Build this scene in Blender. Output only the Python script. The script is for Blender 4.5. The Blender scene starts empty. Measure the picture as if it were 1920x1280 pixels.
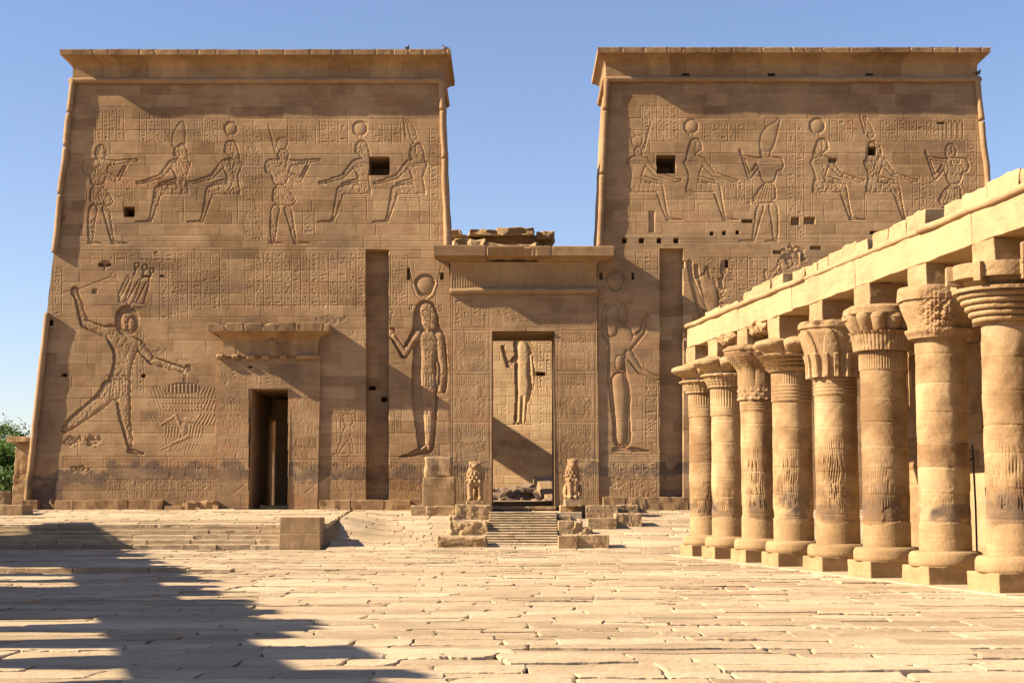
import bpy, bmesh, math, random
import numpy as np
from mathutils import Vector
# ---------------------------------------------------------------- camera, sky, sun, exposure
SC = bpy.context.scene
COL = SC.collection
R = math.radians
FPX = 3000.0
EYE = 1.507
PITCH = math.atan(305.0 / FPX)
cd = bpy.data.cameras.new("camera"); cam = bpy.data.objects.new("camera", cd); COL.objects.link(cam)
cd.sensor_width = 36.0; cd.lens = 36.0 * FPX / 1920.0; cd.clip_start = 0.1; cd.clip_end = 4000.0
cam.location = (0, 0, EYE); cam.rotation_euler = (math.pi / 2 + PITCH, 0, 0)
SC.camera = cam
SUN_EL, SUN_B = 33.0, 8.5
w = bpy.data.worlds.new("World"); SC.world = w; w.use_nodes = True
nt = w.node_tree; bg = nt.nodes["Background"]
sky = nt.nodes.new("ShaderNodeTexSky"); sky.sky_type = 'NISHITA'; sky.sun_disc = False
sky.sun_elevation = R(SUN_EL); sky.sun_rotation = R(270.0 - SUN_B)
sky.air_density = 1.0; sky.dust_density = 0.35; sky.ozone_density = 3.6; sky.altitude = 100
tn = nt.nodes.new("ShaderNodeVectorMath"); tn.operation = 'MULTIPLY'; tn.inputs[1].default_value = (1.10, .97, 1.0)
nt.links.new(sky.outputs[0], tn.inputs[0]); nt.links.new(tn.outputs[0], bg.inputs[0]); bg.inputs[1].default_value = 0.062
sd = bpy.data.lights.new("sun", 'SUN'); sd.energy = 5.0; sd.angle = R(0.5); sd.color = (1.0, 0.845, 0.63)
sun = bpy.data.objects.new("sun", sd); COL.objects.link(sun)
b_, e_ = R(SUN_B), R(SUN_EL)
sun.rotation_euler = Vector((math.cos(b_) * math.cos(e_), math.sin(b_) * math.cos(e_), -math.sin(e_))).to_track_quat('-Z', 'Y').to_euler()
sun.location = (-60, -10, 50)
SC.view_settings.view_transform = 'Standard'; SC.view_settings.look = 'None'
SC.view_settings.gamma = 1.0; SC.view_settings.use_curve_mapping = False
SC.view_settings.exposure = 1.5
SC.cycles.max_bounces = 6; SC.cycles.diffuse_bounces = 2

# ---------------------------------------------------------------- photo <-> world
cp, sp = math.cos(PITCH), math.sin(PITCH)
def ray(px, py):
    a = (np.asarray(px, float) - 960) / FPX; b = (640 - np.asarray(py, float)) / FPX
    return a, cp - sp * b, sp + cp * b
def at(px, py, y):                       # point seen at (px,py) standing at distance y
    dx, dy, dz = ray(px, py); t = y / dy
    return np.array([dx * t, y, EYE + dz * t])
def on_plane(px, py, y0, k, z0):         # plane y = y0 + k (z - z0)
    dx, dy, dz = ray(px, py); t = (y0 + k * (EYE - z0)) / (dy - k * dz)
    return np.array([dx * t, dy * t, EYE + dz * t])
def to_px(V):
    x, y, z = V[..., 0], V[..., 1], V[..., 2] - EYE
    zc = y * cp + z * sp; yc = -y * sp + z * cp
    return 960 + FPX * x / zc, 640 - FPX * yc / zc

# ---------------------------------------------------------------- mesh helpers
ROOT = {}
def empty(name, loc, label, cat, group=None, kind=None):
    o = bpy.data.objects.new(name, None); COL.objects.link(o); o.location = loc
    o.empty_display_size = 0.3
    o["label"] = label; o["category"] = cat
    if group: o["group"] = group
    if kind: o["kind"] = kind
    ROOT[o.name] = np.array(loc, float)
    return o
def tag(o, label=None, cat=None, group=None, kind=None):
    if label: o["label"] = label
    if cat: o["category"] = cat
    if group: o["group"] = group
    if kind: o["kind"] = kind
    return o
class MB:
    def __init__(s): s.V = []; s.Q = []; s.T = []; s.C = []; s.n = 0
    def add(s, V, Q=None, T=None, tone=None):
        V = np.asarray(V, float).reshape(-1, 3); s.V.append(V)
        if Q is not None and len(Q): s.Q.append(np.asarray(Q, int).reshape(-1, 4) + s.n)
        if T is not None and len(T): s.T.append(np.asarray(T, int).reshape(-1, 3) + s.n)
        c = np.zeros((len(V), 3))
        if tone is not None: c[:] = np.asarray(tone, float)
        s.C.append(c); s.n += len(V); return s
    def build(s, name, mat, parent=None, smooth=False):
        V = np.concatenate(s.V); C = np.concatenate(s.C)
        off = np.zeros(3)
        p = parent
        while p is not None:
            if p.name in ROOT: off = ROOT[p.name]; break
            p = p.parent
        V = V - off
        Q = np.concatenate(s.Q) if s.Q else np.zeros((0, 4), int)
        T = np.concatenate(s.T) if s.T else np.zeros((0, 3), int)
        me = bpy.data.meshes.new(name)
        me.vertices.add(len(V)); me.vertices.foreach_set("co", V.astype(np.float32).ravel())
        loops = np.concatenate([Q.ravel(), T.ravel()]).astype(np.int32)
        me.loops.add(len(loops)); me.loops.foreach_set("vertex_index", loops)
        tot = np.concatenate([np.full(len(Q), 4), np.full(len(T), 3)]).astype(np.int32)
        st = np.concatenate([[0], np.cumsum(tot)[:-1]]).astype(np.int32)
        me.polygons.add(len(tot)); me.polygons.foreach_set("loop_start", st)
        try: me.polygons.foreach_set("loop_total", tot)
        except Exception: pass
        me.polygons.foreach_set("use_smooth", np.full(len(tot), smooth))
        at_ = me.attributes.new("tone", 'FLOAT_COLOR', 'POINT')
        at_.data.foreach_set("color", np.concatenate([C, np.ones((len(C), 1))], 1).astype(np.float32).ravel())
        me.update(calc_edges=True); me.validate()
        if mat: me.materials.append(mat)
        o = bpy.data.objects.new(name, me); COL.objects.link(o)
        if parent is not None: o.parent = parent
        return o
def grid_q(nr, nc, wrap=False):
    r = np.arange(nr - 1)[:, None]; c = np.arange(nc if wrap else nc - 1)[None, :]
    c2 = (c + 1) % nc
    return np.stack([r * nc + c + 0 * r, r * nc + c2 + 0 * r, (r + 1) * nc + c2, (r + 1) * nc + c + 0 * r], -1).reshape(-1, 4)
def noise3(P, f, seed, comps=1):
    rs = np.random.RandomState(seed); out = np.zeros(P.shape[:-1] + (comps,))
    for o in range(3):
        ff = f * (1.0, 2.1, 4.3)[o]; a = (1.0, 0.5, 0.28)[o]
        for c in range(comps):
            for k in range(3):
                d = rs.normal(size=3); d /= np.linalg.norm(d)
                out[..., c] += a * 0.5 * np.sin(P @ d * ff * rs.uniform(.7, 1.4) * 3 + rs.uniform(0, 6.3) + 1.3 * np.sin(P @ rs.normal(size=3) * ff))
    return out if comps > 1 else out[..., 0]
def rbox(mb, c, s, n=5, r=0.03, amp=0.0, f=2.0, seed=0, axes=None, tone=None, taper=0.0):
    """a stone block: rounded, slightly uneven box. axes: 3x3 rows = local x,y,z"""
    s = np.asarray(s, float); h = s / 2; c = np.asarray(c, float)
    n = (n, n, n) if np.isscalar(n) else n
    A = np.eye(3) if axes is None else np.asarray(axes, float)
    r = min(r, h.min() * .9)
    def ticks(k):
        t = np.linspace(-1, 1, n[k] + 1) * h[k]
        if r > 0:
            t = np.unique(np.round(np.concatenate([t, [-h[k] + r * .35, -h[k] + r, h[k] - r, h[k] - r * .35]]), 6))
        return t
    for ax in range(3):
        u, v = [(1, 2), (2, 0), (0, 1)][ax]
        tu, tv = ticks(u), ticks(v)
        for sg in (-1, 1):
            P = np.zeros((len(tu), len(tv), 3))
            P[..., ax] = sg * h[ax]; P[..., u] = tu[:, None]; P[..., v] = tv[None, :]
            if r > 0:
                q = np.clip(P, -(h - r), h - r); d = P - q; L = np.linalg.norm(d, axis=-1, keepdims=True); L[L == 0] = 1
                P = q + d / L * r
            if taper: P[..., :2] *= (1 - taper * (P[..., 2:3] + h[2]) / s[2])
            W = P @ A + c
            if amp: W = W + amp * noise3(W, f, seed, 3)
            Q = grid_q(len(tu), len(tv))
            if sg < 0: Q = Q[:, ::-1]
            mb.add(W.reshape(-1, 3), Q, tone=tone)
    return mb
def lathe(mb, c, zs, rr, nth=None, tone=None, cap=True, th0=0.0):
    """rr: (nz,) or (nz,nth) radii; zs (nz,) or (nz,nth)"""
    rr = np.asarray(rr, float)
    if rr.ndim == 1: rr = np.repeat(rr[:, None], nth or 48, 1)
    nz, nth = rr.shape
    zs = np.asarray(zs, float); zs = np.repeat(zs[:, None], nth, 1) if zs.ndim == 1 else zs
    th = np.arange(nth) / nth * 2 * math.pi + th0
    V = np.stack([c[0] + rr * np.cos(th), c[1] + rr * np.sin(th), c[2] + zs], -1).reshape(-1, 3)
    Q = grid_q(nz, nth, True); T = []
    if cap:
        k = len(V)
        V = np.concatenate([V, [[c[0], c[1], c[2] + zs[0].mean()], [c[0], c[1], c[2] + zs[-1].mean()]]])
        i = np.arange(nth); j = (i + 1) % nth
        T = np.concatenate([np.stack([np.full(nth, k), j, i], 1), np.stack([np.full(nth, k + 1), (nz - 1) * nth + i, (nz - 1) * nth + j], 1)])
    if tone is not None and np.ndim(tone) == 2 and len(tone) != len(V):
        tone = np.concatenate([tone, np.zeros((len(V) - len(tone), 3))])
    return mb.add(V, Q, T, tone)
def tube(mb, P, r, n=10, tone=None):
    P = np.asarray(P, float); m = len(P); rad = np.full(m, r) if np.isscalar(r) else np.asarray(r)
    D = np.gradient(P, axis=0); D /= np.linalg.norm(D, axis=1, keepdims=True)
    up = np.array([0, 1.0, 0.01]) if abs(D[0, 1]) < .9 else np.array([1.0, 0, 0.01])
    A = np.cross(D, up); A /= np.linalg.norm(A, axis=1, keepdims=True); B = np.cross(D, A)
    th = np.arange(n) / n * 2 * math.pi
    V = P[:, None] + rad[:, None, None] * (A[:, None] * np.cos(th)[None, :, None] + B[:, None] * np.sin(th)[None, :, None])
    V = V.reshape(-1, 3); k = len(V); V = np.concatenate([V, P[:1], P[-1:]])
    i = np.arange(n); j = (i + 1) % n
    T = np.concatenate([np.stack([np.full(n, k), i, j], 1), np.stack([np.full(n, k + 1), (m - 1) * n + j, (m - 1) * n + i], 1)])
    return mb.add(V, grid_q(m, n, True)[:, ::-1], T, tone)

# ---------------------------------------------------------------- materials
def stone(name, ca, cb, stain=(.085, .062, .05), red=(.36, .17, .085), bump=.35, strata=.5, scale=1.0, rough=.92):
    m = bpy.data.materials.new(name); m.use_nodes = True; t = m.node_tree; N = t.nodes; L = t.links
    bs = N["Principled BSDF"]; bs.inputs["Roughness"].default_value = rough
    if "Specular IOR Level" in bs.inputs: bs.inputs["Specular IOR Level"].default_value = .15
    geo = N.new("ShaderNodeNewGeometry")
    def noise(sc, det=4, vec=None, dist=0.0):
        n = N.new("ShaderNodeTexNoise"); n.inputs["Scale"].default_value = sc * scale; n.inputs["Detail"].default_value = det
        n.inputs["Roughness"].default_value = .6; n.inputs["Distortion"].default_value = dist
        L.new(vec or geo.outputs["Position"], n.inputs["Vector"]); return n.outputs["Fac"]
    def mth(op, a, b=None, clamp=False):
        n = N.new("ShaderNodeMath"); n.operation = op; n.use_clamp = clamp
        for i, x in enumerate((a, b)):
            if x is None: continue
            if isinstance(x, (int, float)): n.inputs[i].default_value = x
            else: L.new(x, n.inputs[i])
        return n.outputs[0]
    mp = N.new("ShaderNodeVectorMath"); mp.operation = 'MULTIPLY'; mp.inputs[1].default_value = (.8, .8, 9.0)
    L.new(geo.outputs["Position"], mp.inputs[0])
    big = noise(.28, 5); mid = noise(2.3, 6, dist=.3); fine = noise(22, 5); st = noise(1.0, 5, mp.outputs[0], .6)
    at_ = N.new("ShaderNodeAttribute"); at_.attribute_name = "tone"
    sep = N.new("ShaderNodeSeparateColor"); L.new(at_.outputs["Color"], sep.inputs[0])
    f = mth('ADD', mth('MULTIPLY', mth('SUBTRACT', big, .5), 1.3), .5)
    f = mth('ADD', f, mth('MULTIPLY', mth('SUBTRACT', mid, .5), .9))
    f = mth('ADD', f, mth('MULTIPLY', mth('SUBTRACT', st, .5), strata * 1.2))
    f = mth('ADD', f, mth('MULTIPLY', mth('SUBTRACT', fine, .5), .7))
    f = mth('ADD', f, sep.outputs["Red"], True)
    mix = N.new("ShaderNodeMix"); mix.data_type = 'RGBA'; L.new(f, mix.inputs[0])
    mix.inputs[6].default_value = (*ca, 1); mix.inputs[7].default_value = (*cb, 1)
    m2 = N.new("ShaderNodeMix"); m2.data_type = 'RGBA'; L.new(mth('ABSOLUTE', sep.outputs["Blue"], None, True), m2.inputs[0])
    L.new(mix.outputs[2], m2.inputs[6]); m2.inputs[7].default_value = (*red, 1)
    sf = mth('MULTIPLY', sep.outputs["Green"], mth('ADD', mth('MULTIPLY', mid, 1.2), .3), True)
    m3 = N.new("ShaderNodeMix"); m3.data_type = 'RGBA'; L.new(sf, m3.inputs[0])
    L.new(m2.outputs[2], m3.inputs[6]); m3.inputs[7].default_value = (*stain, 1)
    L.new(m3.outputs[2], bs.inputs["Base Color"])
    vor = N.new("ShaderNodeTexVoronoi"); vor.inputs["Scale"].default_value = 9 * scale; L.new(geo.outputs["Position"], vor.inputs["Vector"])
    pit = mth('MULTIPLY', mth('SMOOTH_MIN', vor.outputs["Distance"], .22), .8)
    hgt = mth('ADD', mth('MULTIPLY', mid, .5), mth('ADD', mth('MULTIPLY', fine, .35), mth('MULTIPLY', st, .35 * strata)))
    hgt = mth('ADD', hgt, pit)
    bp = N.new("ShaderNodeBump"); bp.inputs["Strength"].default_value = bump; bp.inputs["Distance"].default_value = .045
    L.new(hgt, bp.inputs["Height"]); L.new(bp.outputs[0], bs.inputs["Normal"])
    return m
M_PYL = stone("pylon_sandstone", (.192, .112, .054), (.375, .242, .126), bump=.18, strata=.55)
M_COLN = stone("column_sandstone", (.20, .118, .056), (.41, .28, .148), bump=.5, strata=.55)
M_GND = stone("paving_sandstone", (.285, .208, .125), (.49, .378, .245), stain=(.16, .12, .08), red=(.36, .21, .14), bump=.6, strata=.0)
M_BLK = stone("block_sandstone", (.24, .155, .08), (.39, .27, .15), bump=.4, strata=.4)
M_DUST = stone("joint_dust", (.17, .115, .065), (.27, .19, .11), bump=.3, strata=0)
M_SAND = stone("sandy_earth", (.36, .26, .16), (.5, .38, .25), bump=.3, strata=0, scale=.6)
M_GRAN = stone("dark_granite", (.10, .07, .05), (.22, .15, .10), bump=.6, strata=.3)
def plain(name, c, rough=.6, metal=0):
    m = bpy.data.materials.new(name); m.use_nodes = True; t = m.node_tree; b = t.nodes["Principled BSDF"]
    b.inputs["Roughness"].default_value = rough; b.inputs["Metallic"].default_value = metal
    n = t.nodes.new("ShaderNodeTexNoise"); n.inputs["Scale"].default_value = 14; n.inputs["Detail"].default_value = 3
    cr = t.nodes.new("ShaderNodeMix"); cr.data_type = 'RGBA'
    t.links.new(n.outputs["Fac"], cr.inputs[0]); cr.inputs[6].default_value = (*[x * .6 for x in c], 1); cr.inputs[7].default_value = (*[min(1, x * 1.4) for x in c], 1)
    t.links.new(cr.outputs[2], b.inputs["Base Color"]); return m
M_METAL = plain("dark_iron", (.035, .03, .027), .5, .6)
M_BIRD = plain("grey_feathers", (.05, .05, .055), .8)
M_BARK = plain("bark", (.12, .08, .05), .9)
def leafmat():
    m = bpy.data.materials.new("foliage"); m.use_nodes = True; t = m.node_tree; b = t.nodes["Principled BSDF"]
    g = t.nodes.new("ShaderNodeNewGeometry"); n = t.nodes.new("ShaderNodeTexNoise"); n.inputs["Scale"].default_value = 1.3
    t.links.new(g.outputs["Position"], n.inputs["Vector"])
    a = t.nodes.new("ShaderNodeMix"); a.data_type = 'RGBA'; t.links.new(n.outputs["Fac"], a.inputs[0])
    a.inputs[6].default_value = (.05, .10, .02, 1); a.inputs[7].default_value = (.14, .23, .045, 1)
    t.links.new(a.outputs[2], b.inputs["Base Color"]); b.inputs["Roughness"].default_value = .6
    tr = t.nodes.new("ShaderNodeBsdfTranslucent"); t.links.new(a.outputs[2], tr.inputs[0])
    mx = t.nodes.new("ShaderNodeMixShader"); mx.inputs[0].default_value = .3
    t.links.new(b.outputs[0], mx.inputs[1]); t.links.new(tr.outputs[0], mx.inputs[2])
    t.links.new(mx.outputs[0], t.nodes["Material Output"].inputs[0]); return m
M_LEAF = leafmat()
# ---------------------------------------------------------------- carved walls: one relief map in photo pixels (1 px = about 2 cm of wall)
RW, RH = 1920, 1000
H = np.zeros((RH, RW)); FIG = np.zeros((RH, RW), int); TONE = np.zeros((RH, RW, 3))
rng = np.random.RandomState(7); random.seed(7)
def vnoise(cell, seed, cy=None):
    rs = np.random.RandomState(seed); cy = cy or cell
    gy, gx = int(RH / cy) + 3, int(RW / cell) + 3; g = rs.rand(gy, gx)
    y = np.arange(RH) / cy; x = np.arange(RW) / cell
    yi = y.astype(int); xi = x.astype(int); fy = y - yi; fx = x - xi
    fy = fy * fy * (3 - 2 * fy); fx = fx * fx * (3 - 2 * fx)
    a = g[yi][:, xi] * (1 - fx) + g[yi][:, xi + 1] * fx; b = g[yi + 1][:, xi] * (1 - fx) + g[yi + 1][:, xi + 1] * fx
    return a * (1 - fy)[:, None] + b * fy[:, None]
N3, N6, N14, N40, N120 = vnoise(2.4, 1, 3.6), vnoise(6, 2), vnoise(14, 3), vnoise(40, 4), vnoise(130, 5)
STK = vnoise(60, 6, 5)
def win(x0, y0, x1, y1):
    a, b = max(0, int(x0) - 1), min(RW, int(x1) + 2); c, d = max(0, int(y0) - 1), min(RH, int(y1) + 2)
    Y, X = np.mgrid[c:d, a:b].astype(float); return (slice(c, d), slice(a, b)), X, Y
def chaikin(P, n=2):
    P = np.asarray(P, float)
    for _ in range(n):
        Q = np.roll(P, -1, 0); P = np.stack([.75 * P + .25 * Q, .25 * P + .75 * Q], 1).reshape(-1, 2)
    return P
def sdf(p, X, Y):
    k = p[0]
    if k == 'c':
        _, x0, y0, r0, x1, y1, r1 = p; dx, dy = x1 - x0, y1 - y0
        t = np.clip(((X - x0) * dx + (Y - y0) * dy) / (dx * dx + dy * dy + 1e-9), 0, 1)
        return r0 + (r1 - r0) * t - np.hypot(X - x0 - t * dx, Y - y0 - t * dy)
    if k == 'e':
        _, cx, cy, rx, ry = p[:5]; return (1 - np.hypot((X - cx) / rx, (Y - cy) / ry)) * min(rx, ry)
    if k == 'r':
        _, cx, cy, r, wd = p; return wd - np.abs(np.hypot(X - cx, Y - cy) - r)
    P = chaikin(p[1], p[2] if len(p) > 2 else 2); Q = np.roll(P, -1, 0)
    d = np.full(X.shape, 1e9); ins = np.zeros(X.shape, bool)
    for (ax, ay), (bx, by) in zip(P, Q):
        dx, dy = bx - ax, by - ay
        t = np.clip(((X - ax) * dx + (Y - ay) * dy) / (dx * dx + dy * dy + 1e-9), 0, 1)
        d = np.minimum(d, np.hypot(X - ax - t * dx, Y - ay - t * dy))
        if ay != by:
            c = (ay > Y) != (by > Y); ins ^= c & (X < (bx - ax) * (Y - ay) / (by - ay) + ax)
    return np.where(ins, d, -d)
def bbox(p):
    k = p[0]
    if k == 'c': m = max(p[3], p[6]) + 2; return min(p[1], p[4]) - m, min(p[2], p[5]) - m, max(p[1], p[4]) + m, max(p[2], p[5]) + m
    if k == 'e': return p[1] - p[3] - 2, p[2] - p[4] - 2, p[1] + p[3] + 2, p[2] + p[4] + 2
    if k == 'r': m = p[3] + p[4] + 2; return p[1] - m, p[2] - m, p[1] + m, p[2] + m
    P = np.asarray(p[1], float); return P[:, 0].min() - 2, P[:, 1].min() - 2, P[:, 0].max() + 2, P[:, 1].max() + 2
NFIG = [0]
def carve(prims, D=.035, B=.034, Rp=6.0, peck=0.0, fig=True, raised=False):
    """sunk relief: cut back by D at the outline, bodies swell forward by B"""
    bb = np.array([bbox(p) for p in prims]); sl, X, Y = win(bb[:, 0].min(), bb[:, 1].min(), bb[:, 2].max(), bb[:, 3].max())
    best = np.full(X.shape, -9.0); m = np.zeros(X.shape, bool)
    for p in prims:
        d = sdf(p, X, Y); t = np.clip(d / Rp, 0, 1); v = -D + B * np.sqrt(np.clip(1 - (1 - t) ** 2, 0, 1))
        i = d > 0; best = np.where(i, np.maximum(best, v), best); m |= i
    if peck: best = best - peck * np.clip((N3[sl] - .52) * 2.6, 0, 1) * (.5 + N14[sl]) + peck * .3 * (N6[sl] - .5)
    H[sl] = np.where(m, best, H[sl])
    if fig is True: NFIG[0] += 1
    if fig: FIG[sl] = np.where(m, NFIG[0] + (fig == 'next'), FIG[sl])
def on(x0, y0, x1, y1, w=.8, d=.014):      # cut across a figure: pleats, collars, joints
    sl, X, Y = win(min(x0, x1) - w - 1, min(y0, y1) - w - 1, max(x0, x1) + w + 1, max(y0, y1) + w + 1)
    H[sl] -= d * np.clip(sdf(('c', x0, y0, w, x1, y1, w), X, Y) / w * 1.5, 0, 1)
def line(x0, y0, x1, y1, w=.9, d=.012):
    sl, X, Y = win(min(x0, x1) - w - 1, min(y0, y1) - w - 1, max(x0, x1) + w + 1, max(y0, y1) + w + 1)
    s = sdf(('c', x0, y0, w, x1, y1, w), X, Y); H[sl] -= d * np.clip(s / w * 1.5, 0, 1) * (FIG[sl] == 0)
def inc(p, d=.012, w=1.0):                 # incised sign
    x0, y0, x1, y1 = bbox(p); sl, X, Y = win(x0, y0, x1, y1); s = sdf(p, X, Y)
    H[sl] -= d * np.clip(s / w, 0, 1) * (FIG[sl] == 0)
def glyph(x, y, w, h, d, r):               # one sign in the cell x..x+w, y..y+h
    k = r.randint(9); cx, cy = x + w / 2, y + h / 2
    if k == 0:
        for i in range(r.randint(2, 4)): inc(('c', x + 1, y + 1 + i * 2.6, .7, x + w - 1, y + 1 + i * 2.6, .7), d)
    elif k == 1:
        for i in range(r.randint(2, 4)): inc(('c', x + 1.2 + i * w / 3.2, y, .8, x + 1.2 + i * w / 3.2, y + h - 1, .8), d)
    elif k == 2: inc(('r', cx, cy, min(w, h) * .33, .8), d)
    elif k == 3: inc(('e', cx, cy, w * .42, h * .28), d)
    elif k == 4:
        inc(('e', cx - w * .08, cy, w * .28, h * .26), d); inc(('e', cx + w * .22, y + h * .2, 1.5, 1.4), d); inc(('c', cx, cy + 1, .6, cx + .5, y + h, .6), d)
        inc(('c', cx - w * .2, cy, .8, x, cy + h * .3, .6), d)
    elif k == 5: inc(('c', x + 1, y + h - 1, .7, cx, y, .7), d); inc(('c', cx, y, .7, x + w - 1, y + h - 1, .7), d)
    elif k == 6:
        n = 4; xs = np.linspace(x, x + w, n + 1)
        for i in range(n): inc(('c', xs[i], cy + (1.3 if i % 2 else -1.3), .6, xs[i + 1], cy + (-1.3 if i % 2 else 1.3), .6), d)
    elif k == 7: inc(('c', cx, y, .8, cx, y + h, .8), d); inc(('e', cx, y + 1.6, w * .25, 1.6), d)
    else: inc(('p', [(x + 1, y + 1), (x + w - 1, y + 1), (x + w - 1, y + h - 1), (x + 1, y + h - 1)], 0), d * .8); 
def glyphs(x0, x1, y0, y1, n, seed, d=.011, lines=True, fill=1.0, ld=.012):
    d *= 1.55; ld *= 1.35
    r = np.random.RandomState(seed); xs = np.linspace(x0, x1, n + 1)
    for i in range(n + 1):
        if lines: line(xs[i], y0, xs[i], y1, .8, ld)
    for i in range(n):
        y = y0 + 2
        while y < y1 - 5:
            h = r.uniform(5, 9.5); wd = xs[i + 1] - xs[i] - 4
            if r.rand() < fill:
                if wd > 9 and r.rand() < .4: glyph(xs[i] + 2, y, wd / 2, h - 1.5, d, r); glyph(xs[i] + 2 + wd / 2, y, wd / 2, h - 1.5, d, r)
                else: glyph(xs[i] + 2, y, wd, h - 1.5, d, r)
            y += h
def courses(x0, x1, y0, y1, ch, seed, lo=26, hi=80, jd=.010, var=.16, wear=1.0):
    """ashlar: bed joints, head joints and a tone of its own for each block"""
    r = np.random.RandomState(seed); y = y0
    while y < y1:
        h = ch * r.uniform(.96, 1.04) if y > y0 else ch
        x = x0 - r.uniform(0, 30)
        line(x0, y, x1, y, .75, jd * r.uniform(.55, 1.1))
        while x < x1:
            wd = r.uniform(lo, hi); a, b = max(x0, x), min(x1, x + wd)
            if b > a:
                s = (slice(int(y), int(min(y1, y + h))), slice(int(a), int(b)))
                v = r.normal(0, var); TONE[s][..., 0] += v
                if r.rand() < .1: TONE[s][..., 2] += r.uniform(.05, .3)
                H[s] += r.normal(0, .0016)
                if x > x0: line(x, y, x, min(y1, y + h), .7, jd * r.uniform(.4, 1.1))
            x += wd
        y += h
def hole(x0, y0, x1, y1, d):
    H[int(y0):int(y1), int(x0):int(x1)] = -d; FIG[int(y0):int(y1), int(x0):int(x1)] = 0
def small_fig(x, y, h, face=1, seat=False, D=.02, crown=0):    # x centre, y foot line, h total height
    s = h / 50.0; f = face; X = lambda a: x + a * s * f; Y = lambda b: y - b * s
    pr = [('e', X(0), Y(43), 3.6 * s, 4 * s), ('c', X(0), Y(38), 1.8 * s, X(0), Y(34), 2 * s),
          ('p', [(X(-7), Y(36)), (X(7), Y(36)), (X(4), Y(24)), (X(-3.5), Y(24))]),
          ('c', X(6), Y(34), 1.8 * s, X(11), Y(28), 1.6 * s), ('c', X(11), Y(28), 1.6 * s, X(15), Y(34), 1.4 * s),
          ('c', X(-6.5), Y(34), 1.8 * s, X(-7), Y(20), 1.5 * s)]
    if seat: pr += [('p', [(X(-5), Y(25)), (X(9), Y(25)), (X(9), Y(17)), (X(-5), Y(17))]), ('c', X(7), Y(19), 2.4 * s, X(8), Y(2), 1.7 * s), ('c', X(8), Y(1), 1.3 * s, X(13), Y(0), 1 * s)]
    else: pr += [('p', [(X(-4), Y(25)), (X(4), Y(25)), (X(7), Y(13)), (X(-5), Y(13))]), ('c', X(-2), Y(15), 2.4 * s, X(-5), Y(1), 1.6 * s), ('c', X(3), Y(15), 2.4 * s, X(6), Y(1), 1.6 * s),
                 ('c', X(-5), Y(.5), 1.1 * s, X(-1), Y(.5), 1 * s), ('c', X(6), Y(.5), 1.1 * s, X(10), Y(.5), 1 * s)]
    if crown == 1: pr += [('e', X(0), Y(51), 3.6 * s, 3.6 * s)]
    if crown == 2: pr += [('p', [(X(-3), Y(46)), (X(3), Y(46)), (X(1.5), Y(57)), (X(-1), Y(57))])]
    carve(pr, D, D * .95, 2.6 * s + .8, 0, fig=False)

# --- masonry first
courses(40, 862, 158.0, 960, 21.8, 11); courses(1100, 1925, 156.0, 960, 21.8, 12)
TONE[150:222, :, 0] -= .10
H += (N14 - .5) * .006 + (N40 - .5) * .012 + (N6 - .5) * .0030
TONE[..., 0] += (N40 - .5) * .22 + (N120 - .5) * .30 + (STK - .5) * .16
# --- river stain along the foot of the towers
stn = np.zeros((RH, RW)); yy = np.arange(RH)[:, None] + (N14 - .5) * 22 + (N6 - .5) * 9
def band(x0, x1, a, b, v): 
    s = slice(int(x0), int(x1)); q = np.clip((yy[:, s] - a) / 4, 0, 1) * np.clip((b - yy[:, s]) / 3, 0, 1); stn[:, s] = np.maximum(stn[:, s], q * v)
band(30, 862, 886, 902, .62); band(200, 460, 866, 893, .55); band(30, 460, 900, 962, .22); band(60, 118, 905, 940, .6); band(100, 200, 884, 912, .75)
band(535, 862, 874, 898, .5); band(1100, 1300, 870, 893, .55); band(842, 922, 874, 886, .7); band(1042, 1122, 872, 890, .6); band(1100, 1300, 850, 862, .25)
TONE[..., 1] = np.clip(stn * (.6 + .8 * N14), 0, .9)
TONE[..., 1] += np.clip((vnoise(90, 21, 30) - .68) * 1.3, 0, .3)
# --- register lines
for y, d in ((453, .012), (459, .008), (470, .016), (857, .012), (862, .008), (867, .012), (880, .012)):
    line(205 if y > 800 else 110, y, 462 if y > 800 else 846, y, .8, d)
    if y < 800: line(1150, y - 4, 1860, y - 4, .8, d)
    else: line(535, y, 845, y, .8, d); line(1125, y, 1240, y, .8, d)
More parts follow.
